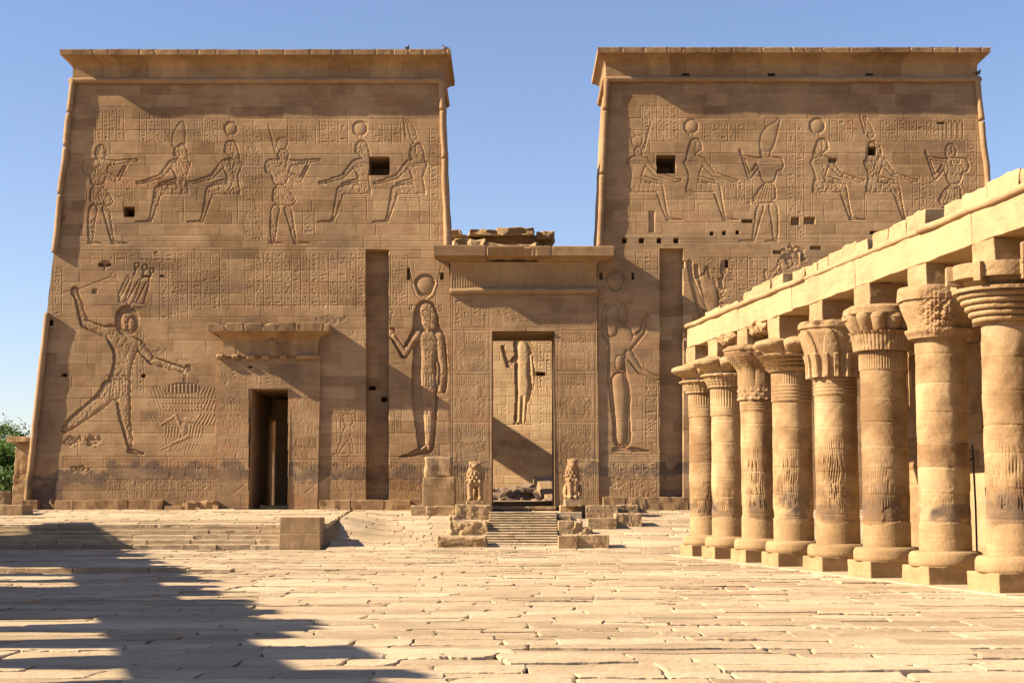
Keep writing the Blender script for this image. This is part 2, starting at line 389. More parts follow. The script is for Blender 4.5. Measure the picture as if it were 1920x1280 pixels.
# --- columns of signs
S = 100
for (x0, x1, y0, y1, n) in [(180, 232, 206, 262, 4), (262, 318, 212, 268, 4), (366, 408, 222, 270, 3), (458, 492, 236, 450, 2), (540, 592, 236, 270, 3),
        (600, 652, 226, 270, 3), (700, 752, 232, 270, 3), (806, 822, 240, 450, 1), (218, 248, 338, 384, 2), (258, 300, 340, 352, 2), (566, 586, 344, 352, 1), (568, 590, 392, 440, 1),
        (360, 430, 474, 580, 4), (460, 686, 474, 580, 13), (300, 352, 494, 600, 3), (258, 270, 620, 735, 1), (100, 116, 500, 590, 1), (170, 352, 474, 492, 8),
        (733, 765, 478, 574, 2), (740, 753, 770, 815, 1), (806, 818, 838, 853, 2), (262, 350, 866, 878, 6), (355, 405, 866, 880, 4),
        (1206, 1272, 200, 264, 5), (1318, 1396, 232, 264, 5), (1476, 1508, 230, 450, 2), (1556, 1600, 224, 264, 3), (1652, 1700, 222, 264, 3), (1706, 1760, 226, 262, 4),
        (1816, 1832, 255, 372, 1), (1366, 1412, 338, 384, 3), (1712, 1752, 330, 392, 3), (1192, 1234, 472, 516, 3), (1322, 1348, 484, 600, 1), (1362, 1402, 480, 570, 2), (1402, 1440, 480, 540, 2),
        (1206, 1232, 725, 838, 1), (1212, 1236, 722, 838, 1), (1186, 1236, 544, 564, 4), (1146, 1232, 866, 888, 6), (1150, 1232, 898, 935, 5),
        (620, 684, 866, 878, 5), (735, 790, 866, 878, 5), (640, 668, 768, 800, 1)]:
    glyphs(x0, x1, y0, y1, n, S); S += 1
# --- thrones under the seated figures
for (x, y, wd, h, f) in [(302, 368, 42, 46, 1), (396, 368, 50, 46, 1), (632, 368, 56, 46, 1), (740, 368, 48, 46, 1), (1178, 364, 44, 46, -1), (1285, 364, 46, 46, -1), (1520, 364, 46, 46, -1), (1622, 364, 46, 46, -1)]:
    for q in (0, 4):
        line(x + q, y + q, x + wd, y + q, .8, .011); line(x + wd if f > 0 else x + q, y + q, x + wd if f > 0 else x + q, y + h, .8, .011)
    line(x + wd * .55, y + 20, x + wd - 6, y + 20, .8, .01); line(x + wd * .55, y + 20, x + wd * .55, y + h - 6, .8, .01)
# --- figures, first tower: upper register
Dk, Bk, PK = .066, .054, .018
def disc(x, y, r, D=.034):
    carve([('e', x, y, r + 3, r + 3)], D, .002, 2, 0, fig=False); carve([('e', x, y, r - 1, r - 1)], D * .95, D * 1.0, r * .9, 0, fig='next')
    inc(('c', x - r - 1, y - 2, 1.2, x - r - 5, y - r - 7, .5), .012); inc(('c', x + r + 1, y - 2, 1.2, x + r + 5, y - r - 7, .5), .012)
    inc(('c', x - 3, y + r + 1, 1.2, x - 3, y + r + 6, 1.2), .018); inc(('c', x + 4, y + r + 1, 1.2, x + 4, y + r + 6, 1.2), .018)
def seated(ox, oy, f, peck, headw=13, wig=True, front=True, hy=-27, hr=15):
    """enthroned figure; ox,oy = chest, f = the way it faces"""
    X = lambda a: ox + a * f
    P = lambda L: [(X(a), oy + b) for a, b in L]
    pr = [('e', X(1), oy + hy, headw, hr), ('e', X(headw - 2), oy + hy + 5, 4, 5)]
    if wig: pr += [('p', P([(-12, -34), (0, -38), (6, -20), (2, -4), (-17, 6), (-18, 0)]))]
    pr += [('p', P([(-20, -2), (-12, -9), (8, -9), (20, -2), (15, 14), (8, 30), (9, 48), (-16, 62), (-19, 58), (-12, 30)])),
           ('p', P([(-17, 40), (8, 40), (42, 44), (46, 54), (40, 62), (-17, 62)])),
           ('c', X(40), oy + 52, 8.5, X(50), oy + 92, 5), ('c', X(50), oy + 92, 5, X(55), oy + 108, 3.6), ('c', X(54), oy + 110, 3, X(82), oy + 112, 1.6)]
    if front: pr += [('c', X(15), oy + 2, 7, X(36), oy + 27, 5), ('c', X(36), oy + 27, 5, X(74), oy + 39, 3.4), ('c', X(70), oy + 39, 3.5, X(80), oy + 38, 3)]
    pr += [('c', X(-15), oy + 4, 6.5, X(-6), oy + 30, 5), ('c', X(-6), oy + 30, 5, X(36), oy + 41, 3.5)]
    carve(pr, Dk, Bk, 5.5, peck)
    for i in range(6): on(X(-13 + i * 9), oy + 43, X(-15 + i * 9), oy + 60, .7, .012)
    on(X(-12), oy + 2, X(10), oy + 4, .8, .014); on(X(-9), oy + 7, X(9), oy + 8, .7, .012); on(X(-11), oy + 36, X(9), oy + 36, .8, .014)
    on(X(8), oy - 24, X(12), oy - 24, .7, .02); on(X(9), oy - 17, X(13), oy - 17, .6, .015); on(X(2), oy - 34, X(0), oy - 12, .8, .016)
def king(ox, oy, f, peck, up=False, hy=-20, hr=16):
    """standing king, arms lifted before him; ox = body axis at the chest"""
    X = lambda a: ox + a * f
    P = lambda L: [(X(a), oy + b) for a, b in L]
    pr = [('e', X(5), oy + hy, 11.5, hr), ('p', P([(-29, -3), (-22, -9), (18, -9), (24, -2), (18, 14), (12, 42), (-14, 42), (-18, 18), (-26, 20), (-31, 10)])),
          ('p', P([(-14, 40), (12, 40), (36, 82), (-18, 78)]), 1), *([('c', X(16), oy + 4, 6, X(34), oy + 30, 5), ('c', X(34), oy + 30, 4.6, X(46), oy - 4, 3.4), ('c', X(46), oy - 4, 3.4, X(53), oy - 20, 2.6), ('c', X(-18), oy, 6.5, X(20), oy - 2, 5), ('c', X(20), oy - 2, 5, X(44), oy - 8, 3.2)] if up else
            [('c', X(16), oy + 0, 6, X(40), oy - 2, 4.5), ('c', X(40), oy - 2, 4.5, X(72), oy - 6, 3.2), ('c', X(10), oy + 18, 6, X(36), oy + 32, 5), ('c', X(36), oy + 32, 4.6, X(54), oy - 1, 3.4)]),
          ('p', P([(-18, 76), (2, 78), (-6, 112), (-8, 148), (-20, 148), (-21, 112)]), 2), ('p', P([(3, 78), (22, 80), (26, 116), (32, 148), (23, 148), (14, 112)]), 2),
          ('c', X(-18), oy + 148, 3, X(4), oy + 150, 1.5), ('c', X(26), oy + 148, 3, X(54), oy + 150, 1.5)]
    carve(pr, Dk, Bk, 5.5, peck)
    for i in range(7): on(X(-12 + i * 3.6), oy + 44, X(-14 + i * 6.6), oy + 78, .7, .013)
    on(X(-14), oy + 41, X(12), oy + 41, 1, .018); on(X(-16), oy + 2, X(14), oy + 3, .8, .014); on(X(-12), oy + 7, X(11), oy + 8, .7, .012)
    on(X(10), oy - 23, X(14), oy - 23, .7, .02); on(X(11), oy - 15, X(15), oy - 15, .6, .015); on(X(3), oy - 32, X(2), oy - 10, .8, .016)
def crown_tall(x, y, f, h=46):             # tall white crown with plumes
    carve([('p', [(x - 13 * f, y), (x + 14 * f, y), (x + 11 * f, y - h * .55), (x - 2 * f, y - h), (x - 13 * f, y - h), (x - 16 * f, y - h * .5)])], .036, .034, 9, .004, fig='next')
    for q in (-7, -2, 3, 8): line(x + q * f, y - 4, x + (q * .8 - 4) * f, y - h * .85, .7, .010)
def crown_double(x, y, f, spike=True):
    carve([('p', [(x - 13, y), (x + 12, y), (x + 16 * f + 2, y - 26), (x - 14 * f, y - 24)], 1)], .034, .032, 8, 0, fig='next')
    carve([('p', [(x - 6 * f, y - 22), (x + 9 * f, y - 24), (x + 13 * f, y - 48), (x + 8 * f, y - 52), (x - 4 * f, y - 36)])], .034, .03, 6, 0, fig='next'); 
    carve([('r', x + 11 * f, y - 51, 3.4, 1.5)], .02, .002, 2, 0, fig=False)
    if spike: carve([('c', x + 15 * f, y - 20, 1.8, x + 19 * f, y - 54, 1.2)], .03, .01, 3, 0, fig=False)
def crown_red(x, y, f):
    carve([('p', [(x - 11, y), (x + 9, y), (x + 14, y - 24), (x - 12, y - 22)], 1)], .034, .032, 8, 0, fig='next')
    carve([('c', x - 12 * f, y + 4, 3, x - 26 * f, y - 47, 1.2)], .03, .02, 3, 0, fig=False)
king(184, 306, 1, PK)
crown_tall(334, 279, -1, 52); seated(337, 304, -1, PK, 11, hy=-20, hr=11)
disc(433, 241, 11); seated(434, 304, -1, PK)
crown_red(529, 281, 1); king(526, 306, 1, PK * .8, hy=-16, hr=12)
disc(675, 241, 12); seated(679, 304, -1, PK * .7)
crown_double(776, 278, -1); seated(781, 304, -1, PK * .6, hy=-18, hr=13)
# second tower
crown_red(1195, 276, -1); carve([('p', [(1171, 250), (1178, 238), (1188, 243), (1196, 254), (1186, 262)])], .034, .03, 6, 0, fig='next'); seated(1196, 300, 1, .002, 9, wig=False, hy=-15, hr=11)
disc(1296, 237, 12); seated(1303, 300, 1, .002)
king(1440, 302, -1, .002, True, hy=-17, hr=13); carve([('p', [(1424, 284), (1423, 266), (1427, 248), (1438, 236), (1453, 229), (1459, 220), (1465, 223), (1462, 236), (1458, 256), (1452, 276), (1446, 286)], 1)], .034, .034, 9, 0, fig='cur')
disc(1532, 236, 13); seated(1540, 300, 1, PK * .8)
crown_double(1633, 274, -1, False); seated(1640, 300, 1, PK, hy=-17, hr=13); carve([('c', 1622, 250, 2, 1612, 216, 1.2)], .03, .01, 3, 0, fig=False)
king(1788, 304, -1, PK, True); carve([('c', 1772 + i * 10, 258, 5, 1772 + i * 10, 229, 4) for i in range(4)], .034, .034, 5, 0, fig='cur')
# the smiting king
GD, GB = .12, .095
carve([('p', [(188, 614), (205, 606), (222, 612), (236, 628), (262, 634), (266, 650), (256, 662), (246, 690), (246, 716), (198, 718), (210, 690), (213, 662), (202, 640)]),
       ('c', 142, 548, 6, 158, 606, 8.5), ('c', 158, 606, 8.5, 203, 624, 10), ('e', 140, 546, 8, 10),
       ('c', 260, 646, 10, 286, 676, 8), ('c', 286, 676, 8, 346, 694, 6), ('e', 352, 690, 6, 8),
       ('p', [(198, 706), (246, 706), (246, 736), (240, 748), (214, 752), (192, 742)]),
       ('p', [(196, 708), (222, 716), (216, 748), (184, 774), (160, 790), (126, 812), (110, 808), (128, 782), (158, 758), (182, 738)]),
       ('p', [(216, 726), (246, 730), (245, 772), (247, 806), (250, 840), (238, 842), (230, 806), (218, 770)]),
       ('c', 242, 844, 5, 268, 850, 2.5)], GD, GB, 10, PK * 1.0)
for i in range(8): on(204 + i * 5.2, 706, 200 + i * 6, 742, .8, .02)
on(200, 705, 246, 705, 1.2, .025); on(150, 575, 158, 572, 1, .02); on(300, 676, 303, 688, 1, .02)
carve([('e', 238, 601, 23, 29)], .085, .004, 3, .008, fig='cur'); carve([('e', 234, 603, 8, 17), ('e', 246, 609, 8, 14), ('e', 240, 592, 10, 5)], .08, .075, 7, .022, fig='cur')
carve([('c', 229, 562, 7, 246, 524, 3.5), ('c', 226, 552, 5, 240, 520, 4)], .065, .06, 6, 0, fig='cur')
carve([('c', 244, 566, 7.5, 262, 526, 3.5)], .065, .065, 6, 0, fig='cur'); carve([('c', 262, 570, 9, 277, 530, 4)], .065, .065, 7, 0, fig='cur')
carve([('c', 250, 572, 6, 272, 574, 4)], .055, .055, 5, 0, fig='cur')
for (x, y, r) in ((257, 497, 6), (272, 501, 6.5), (285, 507, 6)):
    carve([('e', x, y, r, r)], .05, .002, 1.5, 0, fig=False); carve([('e', x, y, r - 2, r - 2)], .045, .045, 4, 0, fig='cur'); carve([('c', x - 2, y + 7, 2.5, x - 6, y + 20, 2)], .045, .02, 2, 0, fig=False)
line(120, 547, 150, 541, 1.2, .03); line(150, 541, 206, 519, 1.2, .03); inc(('r', 213, 516, 5, 1.2), .02)
carve([('e', 342, 676, 12, 4)], .02, .018, 4, 0, fig=False); carve([('c', 348, 698, 3, 346, 718, 3)], .03, .02, 3, .01, fig=False)
# the cluster of captives
for (yt, yb, sx) in ((726, 744, .55), (748, 768, .75), (775, 795, .95)):
    for i in range(6):
        q = i * 6.2
        carve([('c', 279 + q, yt, 2.1, 279 + q + 9 * sx + i, yb, 2.1)], .02, .030, 2.2, .004, fig='next')
        carve([('c', 407 - q, yt, 2.1, 407 - q - 9 * sx - i, yb, 2.1)], .02, .030, 2.2, .004, fig='next')
carve([('e', 343, 728, 33, 11)], .03, .004, 3, 0, fig='next')
for i in range(9): carve([('c', 314 + i * 7.2, 722, 2.3, 314 + i * 7.2, 735, 2.3)], .028, .036, 2.4, .004, fig='next')
for j, yv in enumerate((743, 754, 767)):
    for i in range(12): carve([('e', 310 + i * 6.0, yv, 2.6, 4.8)], .024, .034, 2.6, .006, fig='next')
for i in range(13): carve([('c', 310 + i * 5.8, 797, 2.1, 308 + i * 5.6, 818, 2.3)], .026, .034, 2.3, .004, fig='next')
carve([('c', 302, 795, 4, 330, 778, 4), ('c', 330, 778, 5, 338, 800, 4), ('c', 322, 832, 4, 352, 818, 5), ('e', 344, 805, 8, 14), ('c', 350, 786, 6, 366, 790, 5), ('c', 300, 842, 3, 324, 832, 4)], .02, .036, 6, .008, fig='next')
for i in range(10): carve([('c', 326 + i * 6, 832 - i * .3, 2.1, 320 + i * 6, 846, 1.8)], .018, .022, 2.1, .006, fig='next')
NFIG[0] += 1
# great goddesses either side of the gate
def bigdisc(x, y, r):
    carve([('e', x, y, r + 1, r + 1)], .085, .004, 2, 0, fig=False); carve([('e', x, y, r - 3, r - 3)], .08, .085, r * .85, 0, fig='next')
    for f in (-1, 1):
        carve([('c', x + f * (r + 2), y - 2, 3.2, x + f * (r * .72), y + r * .95, 3.8), ('c', x + f * (r * .72), y + r * .95, 3.8, x + f * 2, y + r + 8, 4)], .045, .055, 3.6, 0, fig=False)
        line(x + f * (r + 3), y - 4, x + f * (r + 10), y - r - 16, 1, .018)
bigdisc(797, 534, 20)
carve([('p', [(774, 610), (776, 580), (786, 564), (800, 562), (815, 568), (822, 590), (824, 612), (834, 626), (838, 660), (840, 700), (838, 735), (828, 738), (826, 700), (818, 668), (818, 700), (821, 760), (818, 800), (815, 845),
        (802, 852), (786, 850), (778, 800), (772, 740), (772, 690), (776, 660), (770, 636)]), ('c', 782, 622, 10, 758, 664, 8), ('c', 758, 664, 8, 736, 628, 6), ('e', 734, 622, 8, 9), ('p', [(800, 842), (802, 850), (770, 856), (742, 857), (770, 848)])], .15, .035, 16, .004)
carve([('p', [(784, 570), (800, 566), (814, 572), (820, 606), (806, 626), (790, 612)]), ('p', [(782, 622), (814, 618), (824, 640), (814, 672), (819, 705), (817, 750), (813, 800), (811, 845), (797, 846), (796, 800), (791, 750), (788, 705), (791, 664)]), ('c', 797, 838, 5, 770, 851, 3.5),
       ('c', 824, 630, 9, 830, 690, 7), ('c', 830, 690, 7, 826, 732, 6), ('c', 784, 626, 8, 760, 662, 6.5), ('c', 760, 662, 6.5, 738, 630, 5)], .10, .105, 9, PK * .9, fig='cur')
for q in (586, 606): carve([('c', 798, q, 6, 812, q + 6, 6)], .06, .07, 5, .01, fig='cur')
for i in range(6): on(790 + i * 5, 702, 790 + i * 5, 722, .9, .022)
for yv in (640, 656, 701, 724, 776, 812, 834): on(789, yv, 819, yv, .9, .02)
for i in range(5): on(793 + i * 4, 780, 794 + i * 3.6, 808, .8, .015)
on(800, 728, 802, 775, 1, .02); on(790, 586, 792, 622, 1, .025); on(808, 586, 806, 624, 1, .025)
line(732, 610, 734, 590, 1.2, .03); inc(('r', 733, 585, 4, 1.2), .025); carve([('e', 770, 576, 4, 5), ('e', 826, 578, 4, 6)], .05, .05, 4, 0, fig='cur')
bigdisc(1154, 526, 19)
carve([('c', 1150, 552, 4, 1150, 562, 5), ('c', 1162, 552, 4, 1162, 562, 5)], .05, .05, 4, 0, fig='next')
carve([('p', [(1128, 580), (1140, 565), (1160, 563), (1174, 570), (1178, 584), (1178, 602), (1170, 608), (1186, 616), (1192, 640), (1184, 652), (1174, 664), (1172, 690), (1184, 730), (1182, 780), (1186, 838), (1150, 842), (1148, 790), (1142, 740), (1138, 700), (1140, 660), (1138, 634), (1128, 632)]),
       ('c', 1178, 650, 10, 1204, 622, 7), ('c', 1204, 622, 7, 1210, 596, 4), ('c', 1210, 596, 4, 1216, 588, 3), ('c', 1180, 664, 9, 1200, 694, 7), ('c', 1200, 694, 7, 1232, 710, 5), ('c', 1152, 842, 5, 1184, 844, 3), ('c', 1184, 842, 5, 1216, 846, 2)], .085, .07, 12, .002)
carve([('p', [(1136, 572), (1160, 568), (1160, 622), (1150, 634), (1136, 628)]), ('e', 1167, 590, 9, 15)], .09, .10, 8, 0, fig='cur')
carve([('p', [(1144, 700), (1172, 694), (1180, 735), (1177, 790), (1178, 834), (1154, 836), (1153, 790), (1148, 740)])], .12, .13, 13, 0, fig='cur'); carve([('e', 1162, 680, 9, 16)], .065, .085, 9, 0, fig='cur')
line(1150, 712, 1152, 832, 1, .014)
# crown of the hidden king on the second tower
carve([('c', 1293, 492, 5.5, 1296, 520, 4.5), ('c', 1296, 520, 5, 1318, 585, 10), ('c', 1305, 500, 5, 1308, 520, 4)], .07, .03, 5, 0)
carve([('p', [(1308, 526), (1314, 512), (1320, 512), (1322, 498), (1330, 498), (1332, 520), (1340, 520), (1346, 540), (1350, 560), (1348, 585), (1330, 590), (1320, 565)])], .07, .06, 12, .006, fig='cur')
carve([('p', [(1300, 596), (1330, 590), (1345, 604), (1340, 660), (1305, 670), (1285, 660), (1280, 620)])], .05, .05, 12, .03, fig='cur')
carve([('p', [(1428, 500), (1446, 512), (1456, 500), (1462, 478), (1470, 520), (1480, 532), (1440, 540)])], .05, .05, 8, .02)
# offering figure right of the side door; kneeling figures
carve([('e', 653, 765, 6, 7), ('p', [(640, 776), (664, 774), (662, 798), (646, 800)]), ('c', 643, 778, 3.5, 624, 774, 2.5), ('c', 663, 778, 4, 667, 800, 3), ('p', [(644, 798), (662, 798), (656, 826), (650, 830), (636, 850), (628, 850), (640, 824)]), ('c', 655, 815, 4, 662, 848, 3), ('c', 624, 852, 2, 648, 850, 2)], .03, .03, 4, .006)
for q in range(4): line(625 + q * 7, 784, 625 + q * 7, 830, 1, .012); line(672 + q * 4, 774, 672 + q * 4, 850, .9, .012)
carve([('c', 657, 640, 4, 656, 716, 5), ('e', 658, 624, 8, 7)], .012, .012, 5, .006, fig=False)
for i, x in enumerate(list(range(204, 405, 29)) + [640, 664, 750, 768, 786, 1166, 1192, 1214]):
    small_fig(x, 932, 46 + (i * 7) % 5, 1 if i % 3 else -1, crown=i % 3, D=.016)
glyphs(212, 405, 900, 932, 14, 300, .006, True, .6, .006)
r_ = np.random.RandomState(99)
for y0 in np.arange(158, 950, 21.8):
    for x0, x1 in ((112, 850), (1122, 1850)):
        x = x0
        while x < x1:
            q = r_.uniform(20, 90)
            if r_.rand() < .7: on(x, y0, min(x + q, x1), y0, .7, .007)
            x += q
# broken patches and put-log holes
def scar(x, y, rx, ry, d=.03):
    sl, X, Y = win(x - rx, y - ry, x + rx, y + ry); e = np.hypot((X - x) / rx, (Y - y) / ry) + (N6[sl] - .5) * .9
    m = e < .8; H[sl] = np.where(m, H[sl] - d * (.4 + N6[sl]) + d * .5 * (N3[sl] - .5), H[sl]); TONE[sl][..., 0] += np.where(m, -.08, 0)
for a in ((140, 826, 22, 12, .04), (175, 826, 20, 12, .05), (150, 880, 24, 8, .04), (196, 496, 14, 9, .06), (292, 474, 10, 4, .03), (1352, 545, 9, 26, .05), (1356, 500, 10, 20, .04), (1488, 480, 26, 22, .05),
          (1330, 600, 34, 20, .07), (1300, 640, 26, 40, .07), (700, 560, 20, 60, .01), (1150, 905, 30, 10, .02), (300, 660, 14, 10, .015), (620, 600, 30, 10, .015), (505, 800, 20, 30, .01)): scar(*a)
for (x0, y0, x1, y1, d) in [(693, 295, 730, 328, 1.6), (1232, 292, 1267, 325, 1.6), (233, 389, 252, 407, 1.2), (1629, 276, 1643, 291, 1.0), (117, 701, 125, 706, .5), (266, 702, 272, 707, .5), (90, 600, 100, 610, .5),
        (106, 404, 122, 413, .06), (690, 720, 702, 728, .3), (714, 740, 724, 750, .4), (1168, 447, 1175, 456, .5), (1199, 447, 1208, 456, .5), (1233, 447, 1240, 456, .5), (1264, 447, 1272, 456, .5), (1280, 489, 1284, 503, .4),
        (1361, 488, 1366, 502, .4), (1392, 412, 1412, 418, .3), (1484, 408, 1499, 422, .25), (1508, 408, 1528, 420, .25), (1332, 435, 1338, 441, .4), (1355, 434, 1361, 440, .4), (1380, 433, 1386, 439, .4), (1632, 434, 1648, 439, .4),
        (1217, 396, 1228, 436, .08), (1554, 298, 1569, 305, .2), (1758, 230, 1772, 233, .2), (764, 503, 769, 524, .3), (826, 512, 832, 524, .3), (1125, 512, 1130, 524, .3), (1185, 512, 1189, 524, .3), (268, 517, 282, 520, .2), (300, 516, 308, 519, .2),
        (185, 494, 194, 499, .2), (199, 494, 208, 499, .2), (173, 542, 182, 551, .08), (1450, 470, 1466, 476, .2), (1520, 462, 1540, 468, .2)]: hole(x0, y0, x1, y1, d)
# flag-mast recesses
def recess(x0, x1, y0, y1, d):
    H[y0:y1, x0:x1] = -d + (N14[y0:y1, x0:x1] - .5) * .02; FIG[y0:y1, x0:x1] = 0
recess(687, 729, 469, 952, .55); recess(1238, 1281, 466, 952, .42)
hole(690, 720, 702, 727, 1.3); hole(714, 741, 724, 750, 1.3)
# --- gate front (its own plane, its own stretch of the map)
GX0, GX1, GY0, GY1 = 842, 1123, 548, 950
s = (slice(GY0, GY1 + 6), slice(GX0, GX1)); H[s] = (N14[s] - .5) * .005 + (N6[s] - .5) * .0025; FIG[s] = 0; TONE[s][..., 0] = (N40[s] - .5) * .25 + (STK[s] - .5) * .2; 
courses(GX0, GX1, 560, 950, 27, 31, 30, 80, .009, .1)
for x in (846, 849): line(x, 553, x, 950, 1, .014); line(1966 - x, 553, 1966 - x, 950, 1, .014)
glyphs(850, 918, 560, 610, 4, 401, .013); glyphs(930, 1000, 575, 606, 5, 402, .012, False); glyphs(1050, 1112, 566, 606, 4, 403, .006)
for (x0, x1) in ((850, 918), (1047, 1116)):
    for k, (ya, yb) in enumerate(((619, 696), (702, 786), (791, 870))):
        for q in (0, 3): line(x0 - q, ya, x1 + q, ya, .8, .012); line(x0, yb - q, x1, yb - q, .8, .012)
        line(x0, ya, x0, yb, .9, .014); line(x1, ya, x1, yb, .9, .014)
        glyphs(x0 + 8, x1 - 8, ya + 5, ya + 26, 6, 410 + k + x0, .012, True, 1, .008)
        a, b = (x0 + 12, x1 - 14); D_ = .020 if not (x0 > 1000 and k == 0) else .016
        small_fig(a, yb - 5, 50, 1, False, D_, (k + 1) % 3); small_fig(b, yb - 5, 52, -1, (k == 2 and x0 < 1000), D_, k % 3 + (1 if k == 0 else 0))
        mx = (a + b) / 2
        carve([('c', mx - 2, yb - 8, 1.6, mx - 2, yb - 34, 1.4), ('e', mx - 2, yb - 37, 4, 2.4)], .014, .014, 2, 0, fig=False)
        for q in range(3): line(mx + 5, yb - 8 - q * 6, mx + 13, yb - 8 - q * 6, .8, .010)
    glyphs(x0 + 2, x1 - 2, 874, 900, 9, 500 + x0, .012, True, .7); glyphs(x0 + 2, x1 - 2, 900, 938, 7, 520 + x0, .005, True, .4, .006)
# --- side door frame (own plane)
s = (slice(672, 952), slice(405, 600)); H[s] = (N14[s] - .5) * .005 + (N6[s] - .5) * .0025; FIG[s] = 0; TONE[s][..., 0] = (N40[s] - .5) * .25 + (STK[s] - .5) * .2
courses(405, 600, 684, 950, 22, 33, 26, 60, .008, .09)
for (x0, x1) in ((412, 460), (544, 594)):
    for k, (ya, yb) in enumerate(((734, 768), (772, 812), (816, 860))):
        line(x0, yb + 1, x1, yb + 1, .8, .010)
        small_fig(x0 + 12, yb - 1, 32, 1, k == 1, .015, k); small_fig(x1 - 12, yb - 1, 32, -1, k == 2, .015, 1); glyphs(x0 + 18, x1 - 18, ya + 2, yb - 4, 2, 600 + k + x0, .009, False, .8)
    glyphs(x0 + 2, x1 - 2, 866, 880, 6, 640 + x0, .012); carve([('c', x0 + 4, 910, 1.5, (x0 + x1) / 2, 926, 1.5), ('c', (x0 + x1) / 2, 926, 1.5, x1 - 4, 910, 1.5)], .012, .006, 2, 0, fig=False)
glyphs(415, 590, 690, 722, 11, 661, .012, False, .9)
hole(466, 687, 473, 690, .3)
# --- court wall seen through the gate
s = (slice(624, 940), slice(924, 1040)); KEEP = (H[540:624, 900:1060].copy(), FIG[540:624, 900:1060].copy(), TONE[540:624, 900:1060].copy()); H[s] = (N14[s] - .5) * .012 + (N40[s] - .5) * .02; FIG[s] = 0; TONE[s] = 0; TONE[s][..., 0] = .1 + (N40[s] - .5) * .25
courses(924, 1040, 628, 930, 16.5, 41, 18, 50, .022, .1)
FAR0 = NFIG[0] + 1
carve([('p', [(966, 596), (972, 578), (984, 574), (992, 590), (996, 640), (1000, 660), (994, 672), (994, 700), (998, 718), (996, 745), (986, 760), (984, 795), (962, 796), (966, 760), (967, 730), (964, 700), (966, 668), (962, 650)]),
       ('c', 970, 666, 4.5, 952, 686, 3.8), ('c', 952, 686, 3.8, 942, 650, 3), ('c', 994, 664, 4.5, 1000, 700, 3.4), ('c', 1000, 700, 3.4, 998, 728, 3.4)], .16, .06, 9, .004)
carve([('p', [(970, 640), (988, 636), (994, 668), (989, 700), (994, 720), (990, 745), (972, 745), (970, 725), (970, 700), (972, 674)]), ('c', 975, 742, 5, 973, 788, 3.5), ('c', 985, 742, 5.5, 982, 790, 3.8), ('c', 973, 790, 3, 964, 794, 2), ('c', 996, 668, 4, 1000, 718, 3), ('e', 981, 618, 9, 22)], .13, .14, 7, .01, fig='cur')
line(944, 796, 1000, 796, 1.2, .04)
glyphs(942, 950, 710, 780, 1, 701, .02); glyphs(1008, 1034, 640, 730, 2, 702, .03, True, 1, .02); glyphs(1010, 1032, 730, 800, 2, 703, .015)
hole(1006, 698, 1022, 704, .6)
H[540:624, 900:1060], FIG[540:624, 900:1060], TONE[540:624, 900:1060] = KEEP
def samp(A, px, py):
    x = np.clip(px, 0, RW - 1.01); y = np.clip(py, 0, RH - 1.01); xi = x.astype(int); yi = y.astype(int); fx = x - xi; fy = y - yi
    if A.ndim == 3: fx = fx[..., None]; fy = fy[..., None]
    return (A[yi, xi] * (1 - fx) + A[yi, xi + 1] * fx) * (1 - fy) + (A[yi + 1, xi] * (1 - fx) + A[yi + 1, xi + 1] * fx) * fy
def carved_panel(name, parent, mat, c00, c10, c01, c11, step, cut=None, fignames=None, hmask=None):
    """wall sheet between four world corners (bottom left/right, top left/right), displaced by the relief map"""
    c00, c10, c01, c11 = map(np.asarray, (c00, c10, c01, c11))
    nu = int(max(np.linalg.norm(c10 - c00), np.linalg.norm(c11 - c01)) / step) + 1; nv = int(np.linalg.norm(c01 - c00) / step) + 1
    u = np.linspace(0, 1, nu + 1)[None, :, None]; v = np.linspace(0, 1, nv + 1)[:, None, None]
    P = (c00 * (1 - u) + c10 * u) * (1 - v) + (c01 * (1 - u) + c11 * u) * v
    px, py = to_px(P); h = samp(H, px, py); tone = samp(TONE, px, py)
    if hmask is not None:
        k = hmask(px, py); h = np.where(k, h, 0); tone = np.where(k[..., None], tone, 0)
    n = np.cross(c10 - c00, c01 - c00); n /= np.linalg.norm(n)
    P = P + n * h[..., None]
    Q = grid_q(nv + 1, nu + 1); mx = (px[:-1, :-1] + px[1:, 1:]).ravel() / 2; my = (py[:-1, :-1] + py[1:, 1:]).ravel() / 2
    keep = np.ones(len(Q), bool)
    if cut is not None: keep = ~cut(mx, my)
    fid = FIG[np.clip(my.round().astype(int), 0, RH - 1), np.clip(mx.round().astype(int), 0, RW - 1)]
    if hmask is not None: fid = np.where(hmask(mx, my), fid, 0)
    V = P.reshape(-1, 3); C = tone.reshape(-1, 3)
    def sub(sel, nm, par):
        q = Q[sel]; ids, inv = np.unique(q, return_inverse=True)
        return MB().add(V[ids], inv.reshape(-1, 4), tone=C[ids]).build(nm, mat, par)
    wall = sub(keep & (fid == 0), name, parent)
    for k in np.unique(fid[keep]):
        if k: sub(keep & (fid == k), "relief_figure", wall)
    return wall
